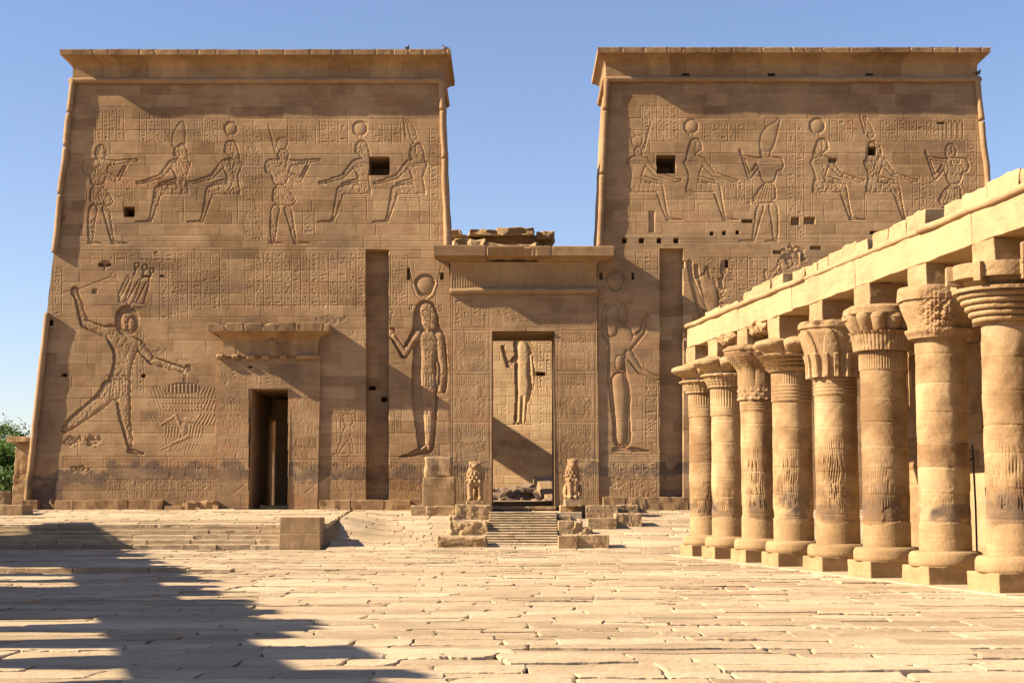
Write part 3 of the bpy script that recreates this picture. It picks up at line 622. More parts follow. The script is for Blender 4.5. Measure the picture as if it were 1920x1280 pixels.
# ---------------------------------------------------------------- ground levels
YP, KP, ZP = 64.0, 0.08, 1.3             # pylon face: foot line and batter
XT = -6.34                               # right edge of the terrace
def G(x, y):
    x = np.asarray(x, float); y = np.asarray(y, float)
    ramp = 1.32 * np.clip((y - 54.0) / 10.0, 0, 1)
    ter = np.where(y > 55.2, .75 + np.clip((y - 54.3) / 9.7, 0, 1) * .57, 0)
    k = np.clip((XT + 2.0 - x) / 2.0, 0, 1); k = k * k * (3 - 2 * k)
    q = np.where(x < XT, 1.0, np.clip((y - 53.8) / 5.0, 0, 1))
    return np.maximum(ramp * (1 - k) + ter * q * k, np.where(x < XT, 0, ramp))
def ground_at(px, py):
    lo, hi = 10.0, 64.0
    for _ in range(50):
        m = (lo + hi) / 2; p = at(px, py, m)
        if p[2] > G(p[0], m): lo = m
        else: hi = m
    return at(px, py, (lo + hi) / 2)
# ---------------------------------------------------------------- the two pylon towers
def cornice_mb(mb, x0, x1, y0, y1, prof, seed, chips=.035, seg=260, joint=.9, jd=.03, fwd=1.0):
    """cavetto cornice swept round a rectangle; prof = (z, projection)"""
    r = np.random.RandomState(seed); prof = np.array(prof)
    t = np.linspace(0, 1, seg + 1); nr = len(prof)
    cuts = np.cumsum(r.uniform(.55, 1.5, 200) * joint); cuts = cuts[cuts < (x1 - x0)]
    X = x0 + t * (x1 - x0); bi = np.searchsorted(cuts + x0, X)
    jit = r.uniform(-1, 1, len(cuts) + 2); ton = r.normal(0, .16, len(cuts) + 2)
    dist = np.min(np.abs(X[:, None] - (cuts + x0)[None, :]), 1) if len(cuts) else np.full(len(X), 9.)
    V = np.zeros((nr, seg + 4, 3)); C = np.zeros((nr, seg + 4, 3))
    zt = prof[-1, 0]; zb = prof[0, 0]
    for i, (z, p) in enumerate(prof):
        top = np.clip((z - zb) / (zt - zb), 0, 1)
        px = X * 1.0; px = x0 - p + t * (x1 - x0 + 2 * p)
        P = np.stack([px, np.full(seg + 1, y0 - p * fwd), np.full(seg + 1, z)], -1)
        nz = noise3(P, 1.3, seed + 3)
        P[:, 1] += (jd * (dist < .035) + .012 * nz + .008 * jit[bi]) * (.3 + .7 * top)
        if top > .93: P[:, 2] += chips * (jit[bi] * .4 - .5 * (nz > .9)) - (.10 * (dist < .045) * (r.rand() < 2))
        V[i, :seg + 1] = P; C[i, :seg + 1, 0] = ton[bi] + .1 * nz
        V[i, seg + 1] = (x1 + p, y1 + p, z); V[i, seg + 2] = (x0 - p, y1 + p, z); V[i, seg + 3] = (x0 - p, (y0 + y1) / 2, z)
    n = seg + 4
    mb.add(V.reshape(-1, 3), grid_q(nr, n, True), tone=C.reshape(-1, 3))
    # top
    k = V[-1]; cxy = k.mean(0); W = np.concatenate([k, [cxy]]); i = np.arange(n)
    mb.add(W, None, np.stack([i, (i + 1) % n, np.full(n, n)], 1))
    return mb
def corner_torus(parent, xa, ya, za, xb, yb, zb, r, gaps, name="corner_torus", tone=None, seed=0):
    """round moulding up a battered edge, with lengths broken away"""
    def f(z): t = (z - za) / (zb - za); return np.array([xa + (xb - xa) * t, ya + (yb - ya) * t, z])
    cur = za; segs = []
    for (g0, g1) in sorted(gaps): segs.append((cur, g0)); cur = g1
    segs.append((cur, zb)); mb = MB()
    for s0, s1 in segs:
        if s1 - s0 < .05: continue
        zs = np.linspace(s0, s1, max(3, int((s1 - s0) / .12))); P = np.array([f(z) for z in zs])
        P[:, :2] += .012 * noise3(P, .8, seed, 2); rr = r * (1 + .05 * noise3(P, 1.1, seed + 1))
        c = np.zeros((len(P) * 16 + 2, 3)); c[:-2, 0] = np.repeat(.12 * noise3(P, .9, seed + 2), 16)
        c[:-2, 1] = np.repeat(np.clip(1 - np.abs(P[:, 2] - 2.35) / .35, 0, 1) * .7 * (ZP < 9), 16)
        tube(mb, P, rr, 16, c)
    return mb.build(name, M_PYL, parent, True)
def zpx(py, y): return at(960, py, y)[2]
def tower(label, xl0, xl1, xr0, xr1, ytop, ycor, seed, gapsL, gapsR, cut=None, dirs=1):
    BL = on_plane(xl0, 955, YP, KP, ZP); BR = on_plane(xr0, 955, YP, KP, ZP)
    TL = on_plane(xl1, ytop, YP, KP, ZP); TR = on_plane(xr1, ytop, YP, KP, ZP)
    BL[2] = BR[2] = min(BL[2], BR[2]) ; TL[2] = TR[2] = (TL[2] + TR[2]) / 2
    BL[1] = BR[1] = YP + KP * (BL[2] - ZP); TL[1] = TR[1] = YP + KP * (TL[2] - ZP)
    th = empty("pylon_tower", ((BL[0] + BR[0]) / 2, YP + 3, ZP), label, "temple tower", kind="thing")
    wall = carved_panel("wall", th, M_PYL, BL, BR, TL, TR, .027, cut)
    # flanks and back
    d0, d1 = 5.4, 4.0; mb = MB()
    bl, br, tl, tr = (np.array(p) for p in (BL, BR, TL, TR))
    bl2, br2 = bl + (0, d0 + .3, 0), br + (0, d0 + .3, 0); tl2, tr2 = tl + (0, d1, 0), tr + (0, d1, 0)
    def sheet(a, b, c, d, n=24, m=60, door=False):
        u = np.linspace(0, 1, n + 1)[None, :, None]; v = np.linspace(0, 1, m + 1)[:, None, None]
        P = (a * (1 - u) + b * u) * (1 - v) + (d * (1 - u) + c * u) * v
        mb.add((P + .012 * noise3(P, 1.5, seed, 3)).reshape(-1, 3), (lambda q: q[~((P.reshape(-1, 3)[q].mean(1)[:, 0] > -10.75) & (P.reshape(-1, 3)[q].mean(1)[:, 0] < -8.7) & (P.reshape(-1, 3)[q].mean(1)[:, 2] < 6.3))] if door else q)(grid_q(m + 1, n + 1)), tone=np.stack([.25 * noise3(P * (1, 1, 2.2), .9, seed + 5), 0 * P[..., 0], 0 * P[..., 0]], -1).reshape(-1, 3))
    sheet(bl2, bl, tl, tl2); sheet(br, br2, tr2, tr); sheet(br2, bl2, tl2, tr2, 80, 90, cut is not None)
    mb.build("flank_wall", M_PYL, th)
    # cornice
    zt = TL[2]; zc = at(960, ycor, TL[1] - .76)[2]; hc = zc - zt; fil = .24
    prof = [(zt - .02, -.02), (zt + .10, .0), (zt + hc * .46, .0), (zt + hc * .54, .012), (zt + hc * .62, .04), (zt + hc * .69, .10), (zt + hc * .75, .18), (zt + hc * .79, .28), (zc - fil, .33), (zc - fil + .015, .365), (zc - .02, .375), (zc, .36)]
    c = cornice_mb(MB(), TL[0], TR[0], TL[1], TL[1] + d1, prof, seed + 9, fwd=1.86).build("cornice", M_PYL, th)
    tm = MB()
    P = np.array([(x, TL[1] - .06, zt + .03) for x in np.linspace(TL[0] - .1, TR[0] + .1, 120)]); P[:, 2] += .012 * noise3(P, .9, seed + 4)
    tube(tm, P, .13, 14)
    for X in (TL[0] - .04, TR[0] + .04): tube(tm, np.array([(X, y, zt + .03) for y in np.linspace(TL[1] - .06, TL[1] + d1, 12)]), .13, 14)
    tm.build("torus_moulding", M_PYL, th, True)
    r = .125
    corner_torus(th, BL[0] + .06, BL[1] - .085, BL[2], TL[0] + .03, TL[1] - .085, zt, r, gapsL, seed=seed + 20)
    corner_torus(th, BR[0] - .06, BR[1] - .085, BR[2], TR[0] - .03, TR[1] - .085, zt, r, gapsR, seed=seed + 21)
    return th, wall, TL, TR, zt, zc
def zface(py): return on_plane(960, py, YP, KP, ZP)[2]
tA = tower("broad sandstone pylon tower with a smiting king carved above its small side door", 47, 136, 860, 829, 154, 91.5, 50,
      [(zface(368), zface(364)), (zface(279), zface(274)), (zface(588), zface(474)), (zface(215), zface(211))], [(0, zface(464)), (zface(210), zface(207)), (zface(300), zface(298))],
      cut=lambda x, y: (x > 462) & (x < 543) & (y > 722))
tB = tower("broad sandstone pylon tower rising behind the colonnade, with three small square holes in its cornice", 1100, 1136, 1916, 1833, 151, 87.5, 70,
      [(0, zface(464)), (zface(210), zface(207)), (zface(330), zface(326))], [(zface(230), zface(226))])
# square vents in the second cornice: flat black patches painted for the shade inside
M_HOLE_SHADE = plain("hole_shade", (.012, .008, .006), 1)
for x in (1286, 1446, 1630):
    p = at(x, 142.5, tB[2][1] - .03); MB().add([(p[0] - .15, p[1], p[2] - .11), (p[0] + .15, p[1], p[2] - .11), (p[0] + .15, p[1], p[2] + .11), (p[0] - .15, p[1], p[2] + .11)], [(0, 1, 2, 3)]).build("vent_shade", M_HOLE_SHADE, tB[0])
# foot courses
def foot(parent, spans, seed):
    r = np.random.RandomState(seed)
    for (x0, x1, yt, rough) in spans:
        a = on_plane(x0, yt, YP - .3, KP, ZP); b = on_plane(x1, yt, YP - .3, KP, ZP); x = a[0]
        while x < b[0] - .1:
            wd = min(r.uniform(.7, 1.5), b[0] - x); zt = a[2] + r.uniform(-.02, .02)
            rbox(MB(), (x + wd / 2, YP + .1, (zt + .9) / 2), (wd - .006, .9 + r.uniform(-.04, .04), zt - .9), (6, 2, 4), .015 + rough * .03, .008 + rough * .05, 3.5, r.randint(1e6), tone=(r.normal(0, .12), 0, 0)).build('foot_block', M_PYL, parent)
            x += wd
foot(tA[0], [(28, 72, 938, .2), (104, 305, 937, .1), (310, 345, 948, .2), (345, 408, 938, 1), (600, 770, 937, .2)], 3)
foot(tB[0], [(1130, 1172, 931, .1), (1172, 1290, 932, .15), (1290, 1420, 934, .1)], 4)
# ---------------------------------------------------------------- side door of the first tower
YD = 63.90
def pt(px, py, y): return at(px, py, y)
sd_ = empty("side_doorway", pt(503, 950, YD), "small projecting side doorway with a dark opening and a broken cornice", "doorway", kind="thing")
def flatpanel(name, parent, y, x0, x1, yt, yb, step, cut=None, k=KP):
    a, b, c, d = (on_plane(px, py, y, k, ZP) for px, py in ((x0, yb), (x1, yb), (x0, yt), (x1, yt)))
    xa, xb = (a[0] + c[0]) / 2, (b[0] + d[0]) / 2; z0, z1 = a[2], c[2]
    return carved_panel(name, parent, M_PYL, (xa, a[1], z0), (xb, a[1], z0), (xa, c[1], z1), (xb, c[1], z1), step, cut), xa, xb, z0, z1
def returns(parent, xa, xb, z0, z1, y, dep):
    ya, yb = y + KP * (z0 - ZP), y + KP * (z1 - ZP)
    for X, q in ((xa, 0), (xb, 1)):
        MB().add([(X, ya, z0), (X, ya + dep, z0), (X, yb + dep, z1), (X, yb, z1)], [(0, 1, 2, 3)] if not q else [(3, 2, 1, 0)]).build("side_return", M_PYL, parent)
def reveal(mb, xa, xb, z0, z1, y0, y1, jt=.35):
    """solid jambs and head round an opening"""
    for (x0, x1) in ((xa - jt, xa), (xb, xb + jt)): rbox(mb, ((x0 + x1) / 2, (y0 + y1) / 2, (z0 + z1) / 2), (x1 - x0, y1 - y0, z1 - z0), (1, 6, 10), .01, .006, 2, 5)
    rbox(mb, ((xa + xb) / 2, (y0 + y1) / 2, z1 + .2), (xb - xa + 2 * jt, y1 - y0, .4), (4, 6, 1), .01, .006, 2, 6)
_, xa, xb, z0, z1 = flatpanel("door_surround", sd_, YD, 407, 598, 668, 956, .027, lambda x, y: (x > 466) & (x < 540) & (y > 728.5))
returns(sd_, xa, xb, z0, z1, YD, 1.2)
dl, dr = pt(466, 950, YD)[0], pt(540, 950, YD)[0]; dz = pt(500, 728.5, YD)[2]
mb = MB(); reveal(mb, dl, dr, .8, dz, YD + .42, YD + 6.2, .3); [mb.add([(X, YD - .1, .8), (X, YD + .5, .8), (X, YD + .5, dz), (X, YD + KP * (dz - ZP) + .004, dz)], [(0, 1, 2, 3)]) for X in (dl, dr)]; mb.add([(dl, YD + .28, dz), (dr, YD + .28, dz), (dr, YD + .5, dz), (dl, YD + .5, dz)], [(0, 1, 2, 3)]); mb.build("passage_wall", M_PYL, sd_)
sx0, sx1 = pt(416, 640, YD)[0], pt(594, 640, YD)[0]
YQ = YD + KP * 5.6; zt, zb = pt(500, 606, YQ - .6)[2], pt(500, 668, YQ)[2]; hc = zt - zb
cornice_mb(MB(), sx0, sx1, YQ - .04, YQ + 1.3, [(zb, 0), (zb + hc * .3, 0), (zb + hc * .5, .03), (zb + hc * .62, .12), (zb + hc * .70, .28), (zb + hc * .745, .46), (zb + hc * .75, .50), (zt - .02, .52), (zt, .5)], 91, .10, 120, .7, fwd=1.4).build("cornice", M_PYL, sd_)
zm = pt(500, 669, YQ)[2]
for (a, b) in ((407, 420), (436, 448), (464, 479), (492, 505), (526, 538), (556, 602)):
    A, B = pt(a, 669, YQ)[0], pt(b, 669, YQ)[0]; P = np.array([(x, YQ - .08, zm + .01 * math.sin(9 * x)) for x in np.linspace(A, B, 6)]); tube(MB(), P, .105, 12).build("torus_moulding", M_PYL, sd_, True)
mb = MB()
lathe(mb, (pt(507, 640, YD)[0], YQ - .06, pt(507, 640, YD)[2]), [-.2, -.14, 0, .14, .2], [.02, .14, .2, .14, .02], 16); mb.build("winged_disc", M_PYL, sd_, True)
rbox(m := MB(), (dl + .86, YD + 5.3, 3.4), (1.16, .5, 5.2), 2, .01, .005, 2, 3); m.build("added_pier", M_PYL, sd_)  # pier added in the passage so this side of the opening stays dark
rbox(m := MB(), ((dl + dr) / 2, YD + 6.0, 5.72), (dr - dl + .4, .4, 1.2), 2, .01, .005, 2, 3); m.build("added_lintel", M_PYL, sd_)  # lintel added to block the sky and keep the opening dark
rbox(m := MB(), ((dl + dr) / 2 + .3, YD + 1.2, 1.38), (dr - dl, .5, .16), 4, .03, .02, 3, 3); m.build("threshold", M_BLK, sd_)
rbox(m := MB(), ((dl + dr) / 2 + .5, YD + 5.5, 1.5), (dr - dl, .5, .42), 4, .03, .02, 3, 4); m.build("inner_step", M_BLK, sd_)
# ---------------------------------------------------------------- the great gate
YG, KG = 63.92, KP
gate = empty("temple_gate", pt(981, 945, YG), "tall central gateway between the two pylon towers, with carved jambs and a broken cornice", "gateway", kind="thing")
_, ga, gb, gz0, gz1 = flatpanel("door_frame", gate, YG, 843, 1121, 549, 952, .027, lambda x, y: (x > 922) & (x < 1040) & (y > 620.5), KG)
gl, gr = pt(922, 945, YG)[0], pt(1040, 945, YG)[0]; gdz = pt(980, 620.5, YG)[2]
mb = MB(); reveal(mb, gl, gr, .6, gdz, YG + .75, YG + 4.0, .45); [mb.add([(X, YG - .1, .6), (X, YG + .8, .6), (X, YG + .8, gdz), (X, YG + KP * (gdz - ZP) + .004, gdz)], [(0, 1, 2, 3)]) for X in (gl, gr)]; mb.add([(gl, YG + .5, gdz), (gr, YG + .5, gdz), (gr, YG + .9, gdz), (gl, YG + .9, gdz)], [(0, 1, 2, 3)]); mb.build("passage_wall", M_PYL, gate)
GQ = YG + KP * (pt(981, 546, YG + .6)[2] - ZP); ztop = pt(981, 462, GQ - .65)[2]; zfr = pt(981, 546, GQ)[2]
returns(gate, ga, gb, gz0, gz1, YG, 3.5)
# frieze with flutes
z5, z0f = pt(981, 497, GQ)[2], zfr
xs = np.linspace(ga, gb, 700); zs = np.linspace(z0f, z5 + .1, 40)
PX, PZ = np.meshgrid(xs, zs); t = (PZ - z0f) / (z5 - z0f)
fl = .022 * np.abs(np.sin((PX - ga) / .105 * math.pi)) * np.clip(np.minimum(t * 8, (1.05 - t) * 6), 0, 1) * np.clip(.75 + .6 * noise3(np.stack([PX, 0 * PX, PZ], -1), .8, 5), 0, 1)
PY = GQ + .10 - .20 * t ** 3 - fl + .01 * noise3(np.stack([PX, 0 * PX, PZ], -1), 1.2, 8)
MB().add(np.stack([PX, PY, PZ], -1).reshape(-1, 3), grid_q(40, 700)).build("fluted_frieze", M_PYL, gate)
mb = MB(); P = np.array([(x, GQ - .08, zfr) for x in np.linspace(ga - .02, gb + .02, 90)]); P[:, 2] += .014 * noise3(P, 1.1, 4); tube(mb, P, .125, 14)
mb.build("torus_moulding", M_PYL, gate, True)
hc = ztop - z5; zf = pt(981, 480, GQ - .65)[2]
prof = [(z5 - .02, .0), (z5 + (zf - z5) * .2, .02), (z5 + (zf - z5) * .45, .09), (z5 + (zf - z5) * .65, .22), (z5 + (zf - z5) * .85, .44), (zf, .60), (zf + .01, .66), (ztop - .03, .68), (ztop, .66)]
cb = MB(); cornice_mb(cb, ga + .02, gb - .02, GQ - .08, GQ + 4.2, prof, 33, .12, 300, 2.2, .03, 1.0)
# flutes and bites out of the cornice
V = cb.V[0]; c = V.copy(); 
bite = np.clip(1 - np.hypot((V[:, 0] - pt(960, 490, GQ)[0]) / 1.1, (V[:, 2] - (z5 + .18)) / .22), 0, 1) * (V[:, 1] < GQ + .3)
V[:, 1] += .5 * bite ** .5 * (.7 + .5 * noise3(V, 2, 3)); V[:, 1] += np.where((V[:, 1] < GQ + .1) & (V[:, 2] < zf), .012 * np.abs(np.sin((V[:, 0] - ga) / .105 * math.pi)), 0)
cb.build("cornice", M_PYL, gate)
# passage ceiling mass over the door (keeps the frieze solid)
rbox(m := MB(), ((ga + gb) / 2, YG + 2.9, (gdz + .4 + z5) / 2), (gb - ga - .02, 3.9, z5 - gdz - .4), 3, .02, .01, 1, 3); m.build("gate_mass", M_PYL, gate)
rbox(m := MB(), ((gl + gr) / 2, YG - .25, 1.36), (gr - gl + .1, .35, .12), (12, 2, 2), .025, .012, 4, 3); m.build("threshold", M_BLK, gate)
# ruined masonry on top, behind the cornice
ru = empty("ruined_portal", (.4, 77.8, 1.3), "ruined inner portal whose broken sunlit top shows above the gateway cornice", "ruin", kind="thing")
def pblock(parent, name, x0, y0, x1, y1, yd, depth, seed, mat=M_COLN, r=.05, amp=.04, tone=0, taper=0):
    a, b = pt(x0, y1, yd), pt(x1, y0, yd)
    return rbox(MB(), ((a[0] + b[0]) / 2, yd + depth / 2, (a[2] + b[2]) / 2), (b[0] - a[0], depth, b[2] - a[2]), 7, r, amp, 3, seed, tone=(tone, 0, 0), taper=taper).build(name, mat, parent)
pblock(ru, "wall_block", 842, 440, 905, 604, 77.2, 1.2, 1, tone=.25); pblock(ru, "wall_block", 902, 440, 1006, 604, 77.0, 1.2, 2, tone=.2); pblock(ru, "wall_block", 1004, 446, 1034, 604, 77.1, 1.2, 3, tone=.1, amp=.06); pblock(ru, "wall_block", 1032, 486, 1104, 604, 77.2, 1.2, 4, tone=.1)
pblock(ru, "pier", 842, 600, 900, 962, 77.25, 1.3, 11); pblock(ru, "pier", 1056, 600, 1104, 962, 77.25, 1.3, 12)
pblock(ru, "cornice_slab", 842, 431, 866, 441, 76.5, 1.8, 4, tone=.2, r=.03); pblock(ru, "cornice_slab", 880, 431, 936, 441, 76.4, 1.9, 5, r=.03); pblock(ru, "cornice_slab", 932, 427, 1001, 440, 76.3, 2.0, 6, r=.03); pblock(ru, "cornice_slab", 1008, 434, 1039, 448, 76.5, 1.8, 7, r=.06, amp=.05)
pblock(ru, "rubble_block", 850, 448, 908, 492, 76.0, 1.3, 8, r=.05, amp=.06, tone=.3); pblock(ru, "rubble_block", 905, 456, 1006, 492, 76.0, 1.2, 9, r=.06, amp=.08, tone=.2)
# ---------------------------------------------------------------- court beyond: second pylon wall, added shading beam, rocks
far = empty("court_wall", (1, 96, 1.3), "sunlit wall with a tall carved goddess seen through the open gate", "wall", kind="thing")
yw = 95.0; sl_ = math.tan(R(13)); x0w, x1w = -7.0, 9.0
def fw(x, z): return (x, yw - (x - .6) * sl_ + .04 * (z - 1.3), z)
def fh(px, py): return (px > 925) & (px < 1039) & (py > 562) & (py < 935)
carved_panel("wall", far, M_COLN, fw(x0w, 0), fw(x1w, 0), fw(x0w, 15.5), fw(x1w, 15.5), .04, None, None, fh)
rbox(m := MB(), (1, yw + 5.4, 7.6), (15.6, 5, 15.6), 3, .02, 0, 1, 3); m.build("wall_core", M_COLN, far)
shade_frame = empty("shading_frame", (-11, 92, 1.3), "unseen beam on piers added beyond the towers to shade the inner wall", "shade_frame", kind="thing")
rbox(m := MB(), (-9.4, 87.0, 10.9), (1.2, 15.6, 1.75), (2, 8, 2), .03, .01, 1, 5); m.build("shade_beam", M_BLK, shade_frame)  # beam and its piers added out of view to shade the court wall
rbox(m := MB(), (-9.4, 80.0, 5.7), (1.0, 1.0, 9), 3, .03, .01, 1, 6); m.build("pier", M_BLK, shade_frame)
rbox(m := MB(), (-9.4, 86.0, 5.7), (1.0, 1.0, 9), 3, .03, .01, 1, 6); m.build("pier", M_BLK, shade_frame)
p = at(509, 930, 88); k = empty("court_column", (p[0], 88, 1.3), "slim sunlit column half seen through the small side door", "column", kind="thing")
lathe(MB(), (p[0] - .1, 88, 1.2), [0, .3, .31, 3.4], [.55, .55, .42, .38], 32).build("shaft", M_COLN, k, True)
lathe(MB(), (p[0] - .1, 88, 4.4), [0, .2, .6, 1.2, 1.55, 1.56, 1.75], [.4, .44, .5, .62, .80, .84, .82], 32).build("capital", M_COLN, k, True)
om = MB(); rbox(om, (.9, 82, 1.25), (5, 17, .7), 8, .2, .1, 1, 1); r = np.random.RandomState(5)
for i in range(16):
    x = r.uniform(-1.4, 3.2); y = r.uniform(74, 90); h = .35 + 1.15 * (y - 73) / 17 * r.uniform(.7, 1.1)
    rbox(om, (x, y, 1.1 + h / 2), (r.uniform(1.2, 2.4), r.uniform(1, 2), h), 8, .25, .16, 1.4, i, tone=(r.normal(.1, .3), 0, 0))
tag(om.build('rock_outcrop', M_GRAN), 'dark rough rock heap lying inside the gate', 'rocks', None, 'thing')
rbox(m := MB(), (.6, 72.5, 1.45), (4.2, .9, .42), 5, .05, .03, 2, 3); tag(m.build('stone_sill', M_BLK), 'low stone sill across the passage behind the gate', 'sill', None, 'thing')
rbox(m := MB(), (2.0, 79, 2.0), (1.1, 7, .5), 5, .05, .05, 2, 4, axes=[[1, 0, 0], [-.1, .97, .2], [0, -.2, .97]], tone=(-.4, 0, 0)); tag(m.build('fallen_slab', M_BLK), 'long pale slab leaning on the dark rocks inside the gate', 'slab', None, 'thing')
# ---------------------------------------------------------------- steps, pedestals, loose blocks
def block_px(name, label, cat, x0, y0, x1, y1, depth, seed, r=.05, amp=.03, group=None, taper=0, tone=0, f=2.5, sink=.05, n=14):
    """a block whose front face shows at this place of the photo and whose foot stands on the ground there"""
    g = ground_at((x0 + x1) / 2, y1); y = g[1]; a, b = pt(x0, y1, y), pt(x1, y0, y)
    zb = g[2] - sink
    o = rbox(MB(), ((a[0] + b[0]) / 2, y + depth / 2, (zb + b[2]) / 2), (b[0] - a[0], depth, b[2] - zb), n, r, amp, f, seed, taper=taper, tone=(tone, 0, 0)).build(name, M_BLK)
    return tag(o, label, cat, group, "thing")
st = empty("stone_stair", (.35, 58, .6), "shallow flight of many worn steps leading up to the central gate", "stairs", kind="thing")
ns = 13; ya, yb_ = 55.0, 61.3; za, zb = .10, 1.22
r = np.random.RandomState(3)
for i in range(ns):
    y0 = ya + (yb_ - ya) * i / ns; z1 = za + (zb - za) * (i + 1) / ns; tr = (yb_ - ya) / ns
    xl = pt(906 + 14 * i / ns, 1000, y0)[0]; xr = pt(1047 - 3 * i / ns, 1000, y0)[0]; mb = MB(); x = xl
    while x < xr - .05:
        wd = min(r.uniform(.8, 1.8), xr - x)
        if xr - x - wd < .5: wd = xr - x
        rbox(mb, (x + wd / 2, y0 + tr / 2 + .05 + r.uniform(-.006, .006), z1 - .028 + r.uniform(-.003, .003)), (wd - .004, tr + .14, .056), (8, 3, 2), .026, .005, 4, r.randint(1e6), tone=(r.normal(0.1, .15), 0, 0)); x += wd
    rbox(mb, ((xl + xr) / 2, y0 + tr / 2 + .10, z1 - .17), (xr - xl - .02, tr + .06, .28), (6, 2, 2), .01, .004, 3, i, tone=(-.35, .25, 0))  # riser coloured darker to paint in the shade under the tread
    mb.build("step", M_GND, st)
rbox(m := MB(), (.35, 62.3, .6), (4.6, 2.1, 1.2), 4, .03, .02, 2, 3); m.build("landing", M_GND, st)
RB = "rough blocks flanking the central stair"
for i, (a, l) in enumerate([((854, 946, 921, 974, 1.5, .08, .05), "big cracked block under the left lion"), ((842, 978, 914, 1003, 1.3, .1, .07), "weathered block left of the middle of the stair"),
        ((820, 1006, 912, 1026, .9, .07, .05), "long low broken block left of the lowest steps"), ((1051, 947, 1098, 967, 1.4, .04, .02), "squared block under the right lion"),
        ((1098, 947, 1159, 972, 1.1, .04, .02), "large smooth block right of the block under the right lion"), ((1158, 946, 1197, 962, 1.0, .06, .04), "worn slab at the right end of the upper row of blocks"),
        ((1102, 971, 1156, 991, .8, .04, .02), "long low block in front of the large smooth block"), ((1154, 962, 1203, 987, 1.0, .06, .03), "big end block casting a shadow right of the gate"),
        ((1048, 966, 1071, 976, .6, .04, .02), "small flat block beside the top steps"), ((1047, 976, 1075, 1001, .9, .03, .015), "upright squared block beside the middle steps"),
        ((1047, 1004, 1082, 1028, .8, .03, .012), "squared block at the right foot of the stair"), ((1081, 1003, 1142, 1027, .7, .03, .02), "long block with a notched top at the right foot of the stair"),
        ((1074, 978, 1092, 1001, .6, .09, .08), "pale rubble stone between the squared blocks"), ((1090, 988, 1110, 1001, .5, .07, .06), "small pale rubble stone right of the larger rubble stone"),
        ((842, 966, 856, 978, .4, .06, .05), "small stone against the big cracked block")]):
    block_px("stone_block", l, "block", *a[:5], 40 + i, a[5] * .55, a[6] * .5, RB, tone=.1 * math.sin(i * 2.3), f=4.5)
# pedestal left of the gate
pe = empty("granite_pedestal", ground_at(812, 967), "tall tapering two-tier stone pedestal left of the gate", "pedestal", kind="thing")
g = ground_at(812, 967); y = g[1]
def pb(name, x0, y0, x1, y1, dy, depth, sd, taper=0, r=.05, amp=.02):
    a, b = pt(x0, y1, y + dy), pt(x1, y0, y + dy)
    rbox(MB(), ((a[0] + b[0]) / 2, y + dy + depth / 2, (a[2] + b[2]) / 2), (b[0] - a[0], depth, b[2] - a[2]), 8, r, amp, 2.5, sd, taper=taper, tone=(-.22 if name != "base_slab" else .05, 0, 0)).build(name, M_BLK, pe)
pb("base_slab", 770, 948, 800, 970, .02, 1.7, 1); pb("base_slab", 799, 948, 855, 970, 0, 1.7, 2); pb("lower_block", 792, 894, 853, 949, .2, 1.25, 3, .02, .03, .012); pb("upper_block", 795, 856, 847, 895, .25, 1.1, 4, .03, .09, .025)
# terrace steps and end block on the left
ts = empty("terrace_steps", (-13, 53.4, 0), "long flight of five broad low steps at the left", "steps", kind="thing")
yf = ground_at(300, 1029)[1]
for i in range(5):
    y0 = yf + i * .27; z1 = .155 * (i + 1); mb = MB(); x = -24.0; xe = pt(524, 1000, yf)[0]; k = np.random.RandomState(20 + i)
    while x < xe - .05:
        wd = min(k.uniform(.9, 2.4), xe - x)
        if xe - x - wd < .4: wd = xe - x
        rbox(mb, (x + wd / 2, y0 + .25 + k.uniform(-.015, .015), z1 - .12 + k.uniform(-.012, .012)), (wd - .012, .5 if i < 4 else .8, .24), (6, 3, 2), .022, .012, 3, k.randint(1e6), tone=(k.normal(.05, .12), 0, 0)); x += wd
    mb.build("step", M_GND, ts)
a, b = pt(523, 1029, yf - .1), pt(601, 969, yf - .1); h = (b[2] + .03) / 2
eb = empty("end_block", ((a[0] + b[0]) / 2, yf + .6, 0), "squared two-course stone block ending the broad steps and casting a shadow", "block", kind="thing")
for q in (0, 1): rbox(m := MB(), ((a[0] + b[0]) / 2, yf + .55, -.03 + h * (q + .5)), (b[0] - a[0] - .02 * q, 1.3 - .02 * q, h - .008), 8, .015, .006, 2, 60 + q, tone=(.1 - .12 * q, 0, 0)); m.build("stone_course", M_BLK, eb)
a = ground_at(105, 1073); b = ground_at(425, 1073)
mb = MB(); x = a[0] - 1.4; k = np.random.RandomState(8)
while x < b[0]:
    wd = min(k.uniform(.8, 1.9), b[0] - x + .1); tp = 1 - max(0, (x - b[0] + 1.6) / 2.4)
    rbox(mb, (x + wd / 2, a[1] + .25, .055 * tp - .03), (wd - .01, .5, .11 * tp + .06), (5, 3, 2), .02, .012, 3, k.randint(1e6), tone=(k.normal(-.1, .1), 0, 0)); x += wd
tag(mb.build("kerb_stones", M_GND), "thin raised line of kerb stones lying on the paving in front of the broad steps", "kerb", None, "thing")
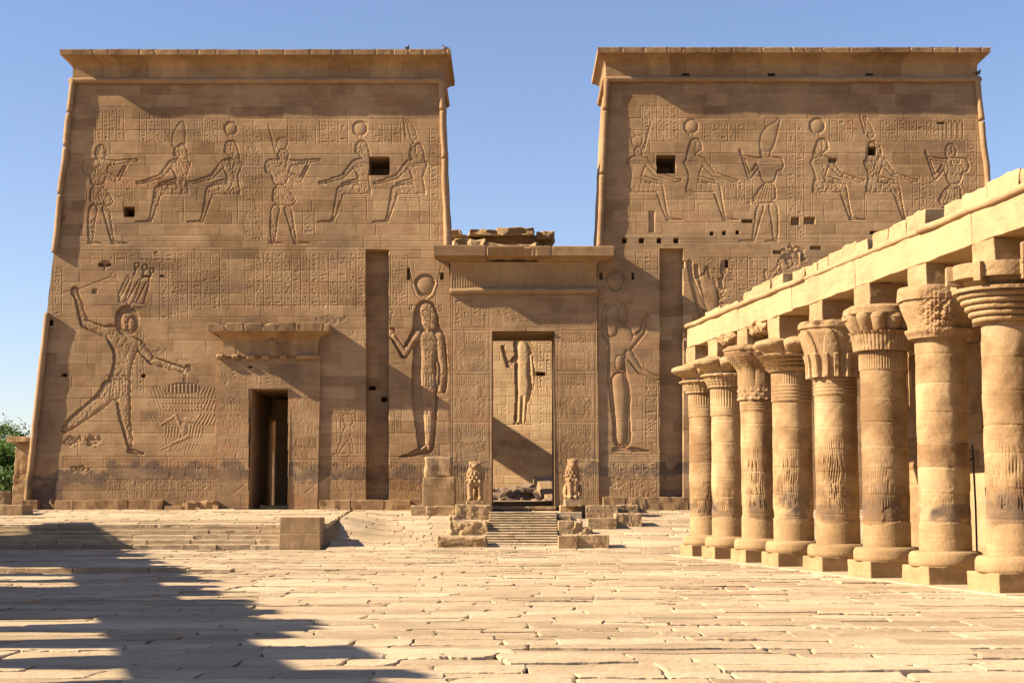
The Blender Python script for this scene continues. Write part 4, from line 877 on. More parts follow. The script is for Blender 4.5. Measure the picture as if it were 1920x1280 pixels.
# low wall, low block and ruined pier at far left
block_px("low_wall", "low shaded stone wall at the far left in front of the tower corner", "wall", -60, 946, 42, 966, 1.4, 71, .03, .01, tone=-.05)
block_px("stone_block", "small upright block on top of the low wall at the left edge", "block", -30, 921, 9, 960, .9, 72, .03, .01)
rp = empty("ruined_pier", (-22.5, 72, 1.3), "ruined pier of stacked blocks with a flaring top beside the tower", "ruin", kind="thing")
for i, (x0, y0, x1, y1) in enumerate([(22, 910, 47, 962), (24, 887, 46, 911), (27, 863, 48, 888), (28, 842, 50, 864), (29, 828, 54, 843), (12, 818, 60, 829)]):
    pblock(rp, "pier_block", x0, y0, x1 + 14, y1, 71.5 - .2 * (i == 5), 1.6, 80 + i, tone=.1 * math.sin(i * 3), r=.04, amp=.018)
block_px("stone_block", "pale broken stone lying at the foot of the first tower", "block", 80, 938, 104, 953, .5, 73, .1, .09)
# ---------------------------------------------------------------- lions (one smooth body each)
def remesh(mb, voxel, smooth=4):
    o = mb.build("tmp", None); md = o.modifiers.new("r", 'REMESH'); md.mode = 'VOXEL'; md.voxel_size = voxel
    s = o.modifiers.new("s", 'SMOOTH'); s.iterations = smooth; s.factor = .5
    bpy.context.view_layer.update()
    e = o.evaluated_get(bpy.context.evaluated_depsgraph_get()); me = e.to_mesh()
    n = len(me.vertices); V = np.zeros(n * 3); me.vertices.foreach_get("co", V); V = V.reshape(-1, 3)
    Q = [tuple(p.vertices) for p in me.polygons if len(p.vertices) == 4]; T = [tuple(p.vertices) for p in me.polygons if len(p.vertices) == 3]
    e.to_mesh_clear(); m0 = o.data; bpy.data.objects.remove(o); bpy.data.meshes.remove(m0)
    return V, Q, T
def ell(mb, c, rad, n=20):
    t = np.linspace(0, math.pi, n // 2 + 1)[1:-1]; V = []
    lathe(mb, (0, 0, 0), -np.cos(t), np.sin(t), n); v = mb.V[-1]; mb.V[-1] = v * np.array(rad) + np.array(c)
def lion(label, pxc, pyb, pyt, wpx, yd, right):
    base = pt(pxc, pyb, yd); top = pt(pxc, pyt, yd); s = (top[2] - base[2]) / 1.0; ww = wpx * yd / FPX / s
    L = empty("lion_statue", base, label, "statue", kind="thing")
    m = MB()
    ell(m, (0, .34, .28), (.21 if right else .15, .30, .28)); ell(m, (0, .10, .56), (.215, .24, .27)); ell(m, (0, .06, .70), (.20, .20, .18)); ell(m, (0, .02, .44), (.19, .16, .14))
    ell(m, (0, -.04, .86), (.155, .17, .125)); ell(m, (0, -.18, .82), (.085, .09, .07)); ell(m, (0, -.15, .90), (.12, .07, .05)); ell(m, (-.12, .0, .95), (.045, .04, .045)); ell(m, (.12, .0, .95), (.045, .04, .045)); ell(m, (0, .05, .92), (.14, .12, .08))
    for f in (-1, 1):
        if right: lathe(m, (f * .075, -.08, 0), [.01, .06, .3, .5], [.085, .08, .078, .09], 14)
        else: lathe(m, (f * .125, -.06, 0), [.01, .06, .3, .5], [.078, .074, .072, .095], 14)
        ell(m, (f * (.08 if right else .125), -.14, .04), (.075, .13, .05))
        if right: ell(m, (f * .20, .24, .17), (.085, .22, .19)); ell(m, (f * .20, .0, .045), (.06, .17, .045))
    V, Q, T = remesh(m, .016, 4)
    # mane locks cut as an even scale pattern on the chest and neck
    k = np.clip((V[:, 2] - .34) / .08, 0, 1) * np.clip((.76 - V[:, 2]) / .06, 0, 1)
    ang = np.arctan2(V[:, 0], -(V[:, 1] - .12)); u = ang * 8; v = V[:, 2] * 34
    sc = np.abs(np.sin(u + v * .5)) * np.abs(np.sin(u - v * .5))
    ctr = np.array([0, .12, .55]); d = V - ctr; d /= np.linalg.norm(d, axis=1, keepdims=True)
    V = V + d * (k * .045 * (sc - .4))[:, None]
    V += .007 * noise3(V, 7, 4 if right else 9, 3)
    if not right: V[:, 2] -= .05 * np.clip((V[:, 2] - .86) / .1, 0, 1); V[:, 1] += .08 * np.clip((-.1 - V[:, 1]) / .08, 0, 1) * (V[:, 2] > .7)
    V = V * np.array([s * ww / .46, s, s]) + base
    b = MB().add(V, Q, T, (-.05, 0, 0)).build("body", M_PYL, L, True)
    return L, base, s
l1, b1, s1 = lion("eroded seated stone lion left of the gate opening, dark gap between its forelegs", 891, 938.5, 860, 34, 61.7, False)
l2, b2, s2 = lion("seated stone lion with a full mane right of the gate opening", 1074, 935, 858, 30, 61.7, True)
for L, b, x0, x1, yt, yb2 in ((l1, b1, 874, 908, 938, 948), (l2, b2, 1059, 1090, 935, 949)):
    a, c = pt(x0, yb2, b[1] - .35), pt(x1, yt, b[1] - .35)
    rbox(m := MB(), ((a[0] + c[0]) / 2, b[1] + .3, (a[2] + b[2]) / 2), (c[0] - a[0], 1.4, b[2] - a[2]), 5, .02, .012, 3, 9); m.build("plinth", M_BLK, L)
# ---------------------------------------------------------------- the colonnade on the right
TA = 479.0 / FPX; AN = math.atan(TA)
DV = np.array([-math.sin(AN), math.cos(AN), 0]); EV = np.array([math.cos(AN), math.sin(AN), 0]); UZ = np.array([0, 0, 1.0]); AX = np.array([EV, DV, UZ])
SHL = [1291.8, 1333.1, 1388.5, 1448.1, 1527.5, 1614.5, 1719.4, 1845.2]
ZC = [27.9 * (1364.2 - 0) / (p - 481.0) for p in SHL]; X8 = (SHL[7] - 960) / FPX * 27.9 + .485
CX = [X8 - (z - 27.9) * TA for z in ZC]
ZC.append(27.9 - 2.78); CX.append(X8 + 2.78 * TA)
NT = 216
TH = np.arange(NT) / NT * 2 * math.pi
CAMA = math.atan2(-27, -8.7)             # direction in which the visitor stands
def shaft(seed, c, z0, z1, gz, strong, ribs, rings):
    nz = int((z1 - z0) / .018); z = np.linspace(z0, z1, nz); zz, tt = np.meshgrid(z, TH, indexing='ij')
    rr = .487 - .012 * (zz - .6) / 4; P = np.stack([np.cos(tt) * .52, np.sin(tt) * .52, zz + seed * 7], -1)
    rs = np.random.RandomState(seed); tone = np.zeros(zz.shape + (3,))
    # drums
    zd = .62 + rs.uniform(.5, .7); js = [zd]
    while zd < z1: zd += rs.uniform(.45, .62); js.append(zd)
    prev = z0
    for j in js:
        k = (zz >= prev) & (zz < j); q = rs.normal(0, .12); tone[..., 0] += np.where(k, q * 1.3, 0); rr = rr + np.where(k, rs.normal(0, .002), 0); rr = rr - .012 * np.exp(-((zz - j + .006 * np.sin(3 * tt)) / .012) ** 2); prev = j
    n = noise3(P, 2.4, seed); n2 = noise3(P, .8, seed + 50)
    rr = rr + .006 * n * np.clip((zz - 1.1) * 3, 0, 1); tone[..., 0] += .30 * n2 + .16 * n
    # wear: upright gouges rubbed into the stone
    u = (tt * .52 / .058 + .35 * np.sin(zz * 3.1 + seed) + .25 * np.sin(zz * 7.7 + tt * 4)); cell = np.floor(u + .6 * np.sin(zz * 5)); 
    def h(a, b): return np.modf(np.abs(np.sin(a * 127.1 + b * 311.7 + seed * 17.3) * 43758.5))[0]
    lay = np.floor((zz + h(cell, 0) * .12) / .34); ph = (zz + h(cell, 0) * .12) / .34 - lay
    g = np.sin(np.clip(u - np.floor(u), 0, 1) * math.pi) ** 2 * np.sin(ph * math.pi) ** .5 * np.clip(h(cell, lay) * 1.6 - .3, 0, 1)
    a = np.angle(np.exp(1j * (tt - CAMA + .25))); reg = np.exp(-(a / .75) ** 2) * np.clip((zz - gz[0]) / .12, 0, 1) * np.clip((gz[1] - zz) / .9, 0, 1)
    g2 = np.clip((zz - 1.38) / .03, 0, 1) * np.clip((1.72 - zz) / .03, 0, 1) * np.exp(-(a / .9) ** 2)
    rr = rr - strong * .038 * g * np.clip(reg * 1.5 + .8 * g2 * (h(cell, 3) > .3), 0, 1)
    # dark stained and flaked patches low down
    sp = np.clip((noise3(P, 1.1, seed + 80) - .25) * 2, 0, 1) * np.clip((zz - 1.1) * 4, 0, 1) * np.clip((2.1 - zz) * 2.2, 0, 1)
    tone[..., 1] = .55 * sp + .3 * np.clip(noise3(P * (1, 1, 1.6), .7, seed + 90) - .45, 0, 1) + .5 * np.clip((noise3(P, 1.3, seed + 33) - .35) * 3, 0, 1) * ((zz > 1.15) & (zz < 1.5))
    fl = np.clip((noise3(P, 1.6, seed + 33) - .3) * 4, 0, 1) * np.clip((zz - 1.0) * 8, 0, 1) * np.clip((1.9 - zz) * 2, 0, 1)
    rr = rr - .018 * fl * (1 + .4 * noise3(P, 9, seed))
    smooth = zz < 1.12 + .05 * np.sin(tt * 2 + seed); rr = np.where(smooth, .492, rr); tone[..., 0] = np.where(smooth, .05, tone[..., 0]); tone[..., 1] = np.where(smooth, 0, tone[..., 1])
    if rings:
        k = (zz > rings[0]) & (zz < rings[1]); p = (zz - rings[0]) / (rings[1] - rings[0]) * rings[2]
        rr = np.where(k, .478 + .022 * np.abs(np.sin(p * math.pi)) ** .6, rr)
    if ribs:
        k = (zz > ribs[0]) & (zz < ribs[1]); rr = np.where(k, .472 + .026 * np.abs(np.sin(tt * ribs[2] / 2)) ** .7, rr)
    mb = MB(); lathe(mb, c, z, rr, tone=tone.reshape(-1, 3)); return mb
def sm(t, a, b): x = np.clip((t - a) / (b - a), 0, 1); return x * x * (3 - 2 * x)
def capital(kind, c, z0, z1, seed):
    nz = 150; t = np.linspace(0, 1, nz); tt, th = np.meshgrid(t, TH, indexing='ij'); th0 = CAMA
    a = th - th0; hh = z1 - z0; P = np.stack([np.cos(th), np.sin(th), tt * 1.2 + seed * 5], -1); zz = z0 + tt * hh
    four = np.abs(np.cos(2 * (a + math.pi / 4 + .12)))          # four lobes, a cleft towards the viewer
    def ribs(n, p=.7): return np.abs(np.sin(a * n / 2)) ** (p * .75)
    if kind == 'umbel':
        low = .545 + .10 * sm(tt, 0, .36) + .022 * ribs(32) * (tt < .34) + .016 * np.abs(np.sin(tt * 40)) * ribs(16) * (tt > .08) * (tt < .3)
        rim = .12 * sm(tt, .31, .36) * (1 - sm(tt, .40, .43)) * (.6 + .4 * ribs(16))
        up = .60 + .42 * sm(tt, .44, .75) ** 1.1; val = .60 + .14 * sm(tt, .5, .9)
        big = val + (up - val) * four ** .45; big = np.where(tt > .76, big - (.40 * sm(tt, .76, 1.0) ** 2.2) * four ** .4, big)
        star = .07 * np.clip(1 - np.abs(np.sin(2 * (a + .12))) * 3.5, 0, 1) * (tt > .42) * (1 - sm(tt, .5, .75))
        rr = np.where(tt < .43, low + rim, big + star); zz = zz - .10 * (1 - four ** .5) * sm(tt, .8, 1) * hh
    elif kind == 'tiered':
        rr = .545 + .0 * tt
        for i, (ta, am) in enumerate(((.10, .06), (.22, .12), (.34, .19), (.45, .22))):
            rr = np.maximum(rr, (.545 + am + .05 * sm(tt, ta - .12, ta)) * (tt < ta) - .07 * (1 - ribs(24 if i < 3 else 16, .5)) * (tt < ta) * (tt > ta - .06))
            rr = np.where(tt > ta, .60 + .1 * sm(tt, .3, .6), rr) if i == 3 else rr
        base = .56 + .14 * sm(tt, 0, .45)
        tier = .05 * np.clip(1 - np.modf(tt / .115)[0] * 1.4, 0, 1) * (.3 + .7 * ribs(26, .5)); lowr = base + .10 * np.modf(tt / .115)[0] * (.4 + .6 * ribs(26, .5)) + .05 * sm(tt, .3, .45)
        up = .66 + .28 * sm(tt, .48, .78); big = .64 + (up - .64) * four ** .45; big = np.where(tt > .77, big - .40 * sm(tt, .77, 1) ** 2.2 * four ** .4, big)
        rr = np.where(tt < .46, lowr, big); zz = zz - .12 * (1 - four ** .5) * sm(tt, .8, 1) * hh
    elif kind == 'palm':
        leaf = ribs(8, .5); rr = .535 + .36 * sm(tt, .45, .90) ** 1.3 - .05 * (1 - leaf) * sm(tt, .2, .5)
        lat = .05 * np.clip(.75 - np.abs(np.modf(a * 16 / 2 / math.pi + 40 + .5 * (np.floor(tt / .075) % 2))[0] - .5) * 2 - np.modf(tt / .075)[0] * .75, 0, 1) * (tt < .225); rr = rr + lat
        vee = .012 * (np.abs(np.modf(tt * 22 + 3 * np.abs(np.sin(a * 4)))[0] - .5) * 2) * (tt > .26) * (tt < .8) * (leaf > .55); rr = rr + vee
        rr = np.where(tt > .90, rr + .03 - .12 * sm(tt, .93, 1.0), rr); rr = rr - .06 * np.clip(noise3(P, 1.8, 3), 0, 1) * (tt > .85)
    elif kind == 'leaf':
        leaf = np.abs(np.cos(a * 4)) ; arch = (tt - .38) / .45
        inside = np.clip((np.sqrt(np.clip(1 - np.clip(arch, 0, 1) ** 2, 0, 1)) * .92 - np.abs(np.sin(a * 4))) / .10, 0, 1) * (tt < .83)
        rr = .56 + .20 * sm(tt, .15, .9) + .055 * inside * (.6 + .4 * leaf); tabs = (np.abs(np.sin(a * 8)) > .72) & (tt < .42); rr = rr + .055 * tabs * (1 - sm(tt, .40, .42))
        rr = rr + .05 * sm(tt, .86, .88); rr = rr - .12 * np.clip(noise3(P, 1.5, 12) + .1, 0, 1) * sm(tt, .75, .95); rr = np.where(tt > .97, rr - .03, rr)
    elif kind == 'lotus':
        low = .575 + .06 * tt / .42 + .03 * ribs(48, .5) + .0 * tt; tip = .05 * sm(tt, .34, .42) * ribs(24, .6)
        pet = np.abs(np.cos(a * 6)); u = (tt - .42) / .40
        big = .62 + .16 * sm(tt, .4, .95) + .075 * np.sin(np.clip(u, 0, 1) * math.pi) ** .6 * pet ** .5 - .06 * (1 - pet)
        big = np.where(tt > .80, .74 + .04 * four, big); big = np.where(tt > .93, big - .10 * sm(tt, .93, 1), big)
        rr = np.where(tt < .42, low + tip, big); rr = rr + .05 * np.clip(noise3(P, 1.4, 5) - .3, 0, 1) * (tt > .7)
    elif kind == 'rough':
        rr = .60 + .06 * sm(tt, .0, .15) + .0 * tt; rr = np.where(tt > .17, .60 + .15 * sm(tt, .2, .72), rr); rr = np.where(tt > .74, .80, rr); rr = np.where(tt > .97, .78, rr)
        br = np.clip(1.3 - np.hypot(np.angle(np.exp(1j * (a - .05))) / .55, (tt - .45) / .42), 0, 1); rr = rr * (1 - np.minimum(br, 1)) + (np.minimum(br, 1)) * (.715 + .02 * noise3(P, 4, 8) + .018 * noise3(P, 13, 9) - .025 * np.clip(noise3(P, 20, 10), 0, 1))
    else:                                   # ringed bell with a heavy scalloped top tier
        rr = .57 + .36 * (np.floor(tt / .105) * .105 / .6) + .05 * np.sin(np.clip(np.modf(tt / .105)[0], 0, 1) * math.pi) ** .5; rr = np.where(tt > .52, .95, rr); rr = np.where(tt > .585, .74 + .1 * sm(tt, .58, .72), rr)
        sc = np.abs(np.cos(a * 4 + .35)); rr = np.where(tt > .74, .93 + .09 * sc ** .5, rr)
        blk = np.abs(np.sin(a * 4 + .35)) > .955; rr = np.where((tt > .66) & blk, 1.08, rr); rr = np.where(tt > .985, rr - .015, rr)
    rr = rr + .004 * noise3(P, 3.5, seed) + .002 * noise3(P, 12, seed + 1) - .03 * np.clip(noise3(P, 1.7, seed + 40) - .75, 0, 1)
    tone = np.zeros(rr.shape + (3,)); tone[..., 0] = .12 * noise3(P, 1.4, seed + 3)
    if kind == 'rough': tone[..., 2] = .25 * np.minimum(br, 1)
    return lathe(MB(), c, zz, rr, tone=tone.reshape(-1, 3))
KINDS = [('umbel', 4.74, 5.60, (4.36, 4.74, 40), (4.04, 4.36, 5), (1.2, 2.3), 1.0, "farthest column of the row, with four big rounded lobes on its capital"),
    ('umbel', 4.74, 5.62, (4.20, 4.74, 40), (3.95, 4.20, 4), (1.5, 2.4), .8, "second column from the far end, its wide lobed capital above a flat rim"),
    ('palm', 4.22, 5.63, None, (3.93, 4.2, 4), (1.4, 3.2), 1.0, "column with a tall palm-leaf capital and a lattice of triangles below it"),
    ('tiered', 4.74, 5.60, (4.43, 4.74, 52), (4.0, 4.43, 5), (1.5, 2.9), 1.0, "column with small tiered leaves under four broad lobes, deeply gouged shaft"),
    ('leaf', 4.36, 5.63, None, (3.95, 4.36, 5), (1.6, 3.1), 1.1, "column with a broken-topped leaf capital on upright tabs, dark stain low on its shaft"),
    ('lotus', 4.70, 5.65, (4.30, 4.70, 56), None, (1.4, 2.6), .6, "column with big pointed petals above a fringe of fine ribs"),
    ('rough', 4.67, 5.65, None, None, (1.35, 1.75), .25, "column with an unfinished capital, its front broken into a rough scar"),
    ('ringed', 4.66, 5.65, None, None, (1.4, 2.6), 1.1, "near column with stacked rings and heavy projecting blocks on its capital"),
    ('ringed', 4.66, 5.65, None, None, (1.4, 2.4), .8, "nearest column at the right edge of the view, mostly cut off")]
CG = "columns of the sunlit colonnade"
PRO = None
for i, (kd, za, zb, ribs_, rings_, gz, strong, lab) in enumerate(KINDS):
    c = np.array([CX[i], ZC[i], 0.0]); k = empty("column", c, lab, "column", CG, "thing")
    rbox(MB(), (c[0], c[1], .165), (1.26, 1.26, .37), 8, .02, .006, 2, 100 + i, AX, (.02 * (i % 3), 0, 0)).build("plinth", M_COLN, k)
    z = np.array([.34, .36, .42, .54, .60, .625, .63]); lathe(MB(), c, z, [.66, .685, .695, .69, .665, .62, .53], 72, (.05, 0, 0)).build("base", M_COLN, k, True)
    shaft(11 + i, c, .60, za + .01, gz, strong, ribs_, rings_).build("shaft", M_COLN, k, True)
    capital(kd, c, za, zb, 31 + i).build("capital", M_COLN, k, False)
    rbox(MB(), (c[0], c[1], (zb - .12 + 6.11) / 2), (.88, .88, 6.11 - zb + .12), 6, .02, .010, 3, 140 + i, AX, (.05, 0, 0)).build("abacus", M_COLN, k)
# two more of the row, nearer than the picture shows
def tree_copy(o, parent=None):
    c = o.copy(); COL.objects.link(c); c.parent = parent
    for ch in o.children: tree_copy(ch, c)
    return c
for j in (1, 2):
    q = tree_copy(k); q.location = (CX[8] + 2.78 * TA * j, ZC[8] - 2.78 * j, 0); q["label"] = "ringed column of the sunlit colonnade standing nearer than the picture shows"; q["group"] = "columns of the sunlit colonnade nearer than the picture shows"
# entablature
def on_line(px):                            # distance along the row of the point of the court face seen at px
    q = (px - 960) / FPX; x8 = CX[7] - .44 * EV[0]; y8 = ZC[7] - .44 * EV[1]
    return (q * y8 - x8) / (DV[0] - q * DV[1])
O8 = np.array([CX[7], ZC[7], 0])
def row(t, e, z): return O8 + DV * t + EV * e + UZ * z
te = on_line(1291); tn = -13.0
en = empty("entablature", row(te / 2, 0, 6.1), "long stone beam over the colonnade with a round moulding and broken blocks on top", "entablature", kind="thing")
k = np.random.RandomState(12); t = te; mb = MB(); jt = [on_line(p) for p in (1300, 1388, 1490, 1611, 1834)] + [-2.6, -6, -10, tn]; jt[0] = te
for a, b in zip(jt[:-1], jt[1:]):
    L = a - b; rbox(mb, row((a + b) / 2, 0, 6.40), (.92, L - .012, .60), (4, int(L / .25) + 2, 5), .02, .012, 1.6, k.randint(1e6), AX, (k.normal(.30, .06), 0, 0))
mb.build("architrave", M_COLN, en)
mb = MB()
for a, b in ((te, on_line(1515)), (on_line(1735), tn)):
    P = np.array([row(t, -.47, 6.74 + .01 * math.sin(t * 3)) for t in np.linspace(a, b, 60)]); tube(mb, P, .072, 12, (.1, 0, 0))
P = np.array([row(t, -.445, 6.735) for t in np.linspace(on_line(1511), on_line(1740), 40)]); tube(mb, P, .055 + .012 * noise3(P, 2, 3), 10, (.12, 0, 0))
mb.build("torus_moulding", M_COLN, en, True)
def zblk(px, py, e=-.40):
    tt = on_line(px); p = row(tt, e, 0); return at(px, py, p[1])[2]
BL = [(1322, 1349, 581, 579, .7), (1349, 1367, 574, 575, .7), (1366, 1384, 567, 566, .8), (1398, 1414, 548, 545, .6), (1414, 1447, 540, 523, .6), (1447, 1469, 518, 516, .9), (1489, 1511, 506, 503, .7), (1511, 1534, 497, 494, .7),
      (1534, 1554, 487, 482, .7), (1554, 1581, 474, 470, .8), (1581, 1609, 462, 455, .7), (1609, 1632, 452, 448, .8), (1641, 1671, 436, 431, .7), (1671, 1705, 424, 416, .7), (1705, 1744, 403, 395, .95), (1780, 1815, 385, 370, .7), (1812, 1863, 369, 347, .75), (1863, 1925, 341, 317, .8), (1926, 2060, 318, 262, .8)]
for i, (x0, x1, ya_, yb2, dp) in enumerate(BL):
    a, b = on_line(x0), on_line(x1); zt = (zblk(x0, ya_) + zblk(x1, yb2)) / 2; zl = 6.70
    # true length: the block's own near end closes what the next one leaves open
    o = rbox(MB(), row((a + b) / 2, -.42 + dp / 2 + k.uniform(-.02, .04), (zl + zt) / 2), (dp, abs(a - b) - .03, zt - zl), (6, 6, 6), .022, .016, 4, 300 + i, AX, (k.normal(.25, .1), 0, 0)).build("cornice_block", M_COLN, en)
for t, s_ in ((on_line(1362), .24), (on_line(1420), .30)):
    rbox(m := MB(), row(t, -.03, 6.02), (.84, 1.35, s_), 14, .04, .045, 6, int(t * 10), AX, (.05, 0, .15)); m.build("broken_soffit", M_COLN, en)
# wall and roof slabs behind the columns
wl = empty("colonnade_wall", row(6, 4.6, 0), "long shaded stone wall standing behind the row of columns", "wall", kind="thing")
def wallsheet(parent, name, t0, t1, e, z0, z1, seed, mat):
    n, m_ = int(abs(t1 - t0) / .08), int((z1 - z0) / .06); T, Z = np.meshgrid(np.linspace(t0, t1, n), np.linspace(z0, z1, m_)); rs = np.random.RandomState(seed)
    hgt = np.zeros(T.shape); tone = np.zeros(T.shape + (3,)); zc = z0
    while zc < z1:
        h = rs.uniform(.38, .5); kz = (Z >= zc) & (Z < zc + h); tc = t0 - rs.uniform(0, 1)
        while tc < t1:
            wd = rs.uniform(.6, 1.6); kk = kz & (T >= tc) & (T < tc + wd); tone[..., 0][kk] = rs.normal(0, .2); hgt[kk] += rs.normal(0, .008); hgt[kk & (np.abs(T - tc) < .045)] -= .02; tc += wd
        hgt[kz & (np.abs(Z - zc) < .035)] -= .02; zc += h
    P = O8 + T[..., None] * DV + (e - hgt)[..., None] * EV + Z[..., None] * UZ; P = P + .012 * noise3(P, 1.6, seed, 3)
    return MB().add(P.reshape(-1, 3), grid_q(*T.shape)[:, ::-1], tone=tone.reshape(-1, 3)).build(name, mat, parent)
wallsheet(wl, "wall_face", -14, 17.6, 4.6, -.1, 5.9, 5, M_PYL)
rbox(m := MB(), row(1.8, 5.25, 2.9), (1.2, 31.6, 6.0), 3, .02, 0, 1, 4, AX); m.build("wall_core", M_PYL, wl)
for j, t in enumerate(np.arange(-12.5, 17, 1.5)):
    if j in (14, 17): continue
    rbox(m := MB(), row(t, 2.55, 6.25 + .01 * (j % 3)), (4.5, 1.46, .36), (4, 3, 2), .03, .01, 2, 500 + j, AX, (.1 * math.sin(j * 2.1), 0, 0)); m.build("roof_slab", M_BLK, wl)
# stones and a lamp standard seen between the two near columns
g_ = "stone blocks behind the near columns"
for i, (t, e, s_) in enumerate(((6.6, 2.9, (.9, 1.4, 2.2)), (7.9, 3.1, (.8, 1.0, 1.7)), (4.9, 3.3, (1.0, 1.2, 1.5)))):
    o = rbox(MB(), row(t, e, s_[2] / 2), s_, 7, .05, .03, 2, 600 + i, AX, (.15, 0, 0)).build("stone_block", M_BLK)
    tag(o, ("tall pale block seen between the two near columns", "pale block behind the column with the broken capital", "low pale block in the shade behind the near column")[i], "block", g_, "thing")
p = at(1832, 1040, 33.6); lp = empty("lamp_standard", (p[0], p[1], 0), "thin dark iron lamp standard with a bracket seen between the two near columns", "lamp", kind="thing")
tube(m := MB(), [(p[0], p[1], 0), (p[0], p[1], 1.5), (p[0] - .03, p[1], 2.75)], .022, 8); m.build("pole", M_METAL, lp)
tube(m := MB(), [(p[0], p[1], 2.45), (p[0] - .2, p[1] - .02, 2.43)], .03, 8); m.build("bracket", M_METAL, lp)
# pale stylobate edge along the plinths
mb = MB(); k = np.random.RandomState(3); t = -12.0
while t < te + .6:
    L = k.uniform(.9, 2.0); rbox(mb, row(t + L / 2, 2.05, -.005 + k.uniform(-.006, .006)), (5.7 + k.uniform(-.03, .03), L - .01, .06), (5, 5, 1), .012, .006, 2, k.randint(1e6), AX, (k.normal(.12, .08), 0, 0)); t += L
tag(mb.build("pavement_strip", M_GND), None, None, None, "structure")
# ---------------------------------------------------------------- paving
def paving(name, x0, x1, y0, y1, seed, dmin, dmax, xe=None, left_bound=None):
    r = np.random.RandomState(seed); mb = MB()
    U = np.array([0, .015, .07, .14, .21, .29, .37, .45, .53, .61, .69, .77, .85, .93, .985, 1.0]); Vv = np.array([0, .04, .25, .5, .75, .96, 1.0]); y = y0; nr = 0
    def wob(x, k): return .10 * np.sin(x * .31 + k * 1.7) + .05 * np.sin(x * .9 + k * 2.9) + .022 * np.sin(x * 2.3 + k)
    while y < y1 - .05:
        d = r.uniform(dmin, dmax)
        if y + d > y1 - .3: d = y1 - y
        x = x0 - r.uniform(0, 1.2)
        while x < x1:
            L = r.uniform(.45, 1.5) if r.rand() < .75 else r.uniform(1.3, 2.8); xa, xb = max(x, x0), min(x + L, x1)
            x += L
            if xb - xa < .15: continue
            g = r.choice([.005, .009, .014, .026], p=[.3, .35, .25, .1]); s0, s1 = r.uniform(-.08, .08, 2)
            u, v = np.meshgrid(U, Vv); 
            lo = y + (wob(0, 0) * 0); ya = y + wob(xa + (xb - xa) * u, nr) * (y > y0); yb = y + d + wob(xa + (xb - xa) * u, nr + 1) * (y + d < y1)
            ph = r.uniform(0, 6.3)
            ed = .007 * np.sin(u * 9 + ph) + .005 * np.sin(u * 23 + ph) + r.normal(0, .004, len(U))[None, :]; ed = ed + np.where(r.rand(len(U)) < .10, .03, 0)[None, :]; ya = ya + g + np.abs(ed) * .8; yb = yb - g * .6
            Y = ya + (yb - ya) * v; X = xa + g + (xb - xa - 2 * g) * u + (v - .5) * s0 * (1 - u) + (v - .5) * s1 * u + .012 * np.sin(v * 7 + ph) * ((u < .05) | (u > .95))
            if r.rand() < .16:                # knocked-off corner
                cu, cv = r.randint(2), r.randint(2); q = np.clip(1 - np.hypot(u - cu, (v - cv) * 1.0) / .35, 0, 1); X += (.5 - cu) * q * .14; Y += (.5 - cv) * q * .10
            edge = (u < .01) | (u > .99) | (v < .01) | (v > .99)
            q_ = min(1, .45 + y / 45); dz = r.normal(0, .007) * q_ + r.normal(0, .006) * (u - .5) + r.normal(0, .010) * q_ * (v - .5) - .007 * edge
            if r.rand() < .03: dz = dz + .012
            P0 = np.stack([X, Y, 0 * X], -1); Z = G(X, Y) + dz + .0035 * noise3(P0, 1.9, seed + 2) + .0025 * noise3(P0, 7, seed + 4)
            P = np.stack([X, Y, Z], -1); nv, nu = X.shape
            ton = np.zeros((nv, nu, 3)); ton[..., 0] = r.normal(0, .2) + .2 * noise3(P0, .35, 77) + .1 * noise3(P0, 1.5, 78); ton[..., 2] = .30 * (r.rand() < .12) * r.rand(); ton[..., 1] = .18 * (r.rand() < .07)
            ring = [(0, i) for i in range(nu)] + [(j, nu - 1) for j in range(1, nv)] + [(nv - 1, i) for i in range(nu - 2, -1, -1)] + [(j, 0) for j in range(nv - 2, 0, -1)]
            ri = np.array([j * nu + i for j, i in ring]); sk = P.reshape(-1, 3)[ri] - (0, 0, .14); n = len(ri)
            Q = np.concatenate([grid_q(nv, nu), np.stack([ri, nv * nu + np.arange(n), nv * nu + (np.arange(n) + 1) % n, np.roll(ri, -1)], 1)])
            mb.add(np.concatenate([P.reshape(-1, 3), sk]), Q, tone=np.concatenate([ton.reshape(-1, 3), np.repeat(ton.reshape(-1, 3)[:1], n, 0)]))
        y += d; nr += 1
    return tag(mb.build(name, M_GND), kind="structure")
paving("pavement", -26, 21, 9.0, 53.78, 5, .36, .80)
paving("ramp_pavement", XT + .1, 21, 53.80, 63.85, 6, .45, .9)
paving("terrace_pavement", -26, XT - .03, 55.45, 63.85, 7, .45, .9)
# earth under and around, out to the horizon
def sheet(name, xs, ys, mat, dz):
    X, Y = np.meshgrid(xs, ys); Z = np.where(Y > 64, 1.3, G(X, Y)) - dz
    return tag(MB().add(np.stack([X, Y, Z], -1).reshape(-1, 3), grid_q(len(ys), len(xs)), tone=(0, 0, 0)).build(name, mat), kind="structure")
sheet("ground", np.concatenate([[-1500, -400, -120, -60], np.arange(-30, 24.1, .5), [40, 100, 400, 1500]]), np.concatenate([[-300, -60, -10], np.arange(4, 66, .5), [70, 100, 200, 600, 2500]]), M_DUST, .065)
sheet("sand", np.concatenate([[-1500, -300, -80], np.arange(-45, -25.5, 1)]), np.concatenate([[-300, -30], np.arange(0, 90, 2), [150, 600, 2500]]), M_SAND, .01)
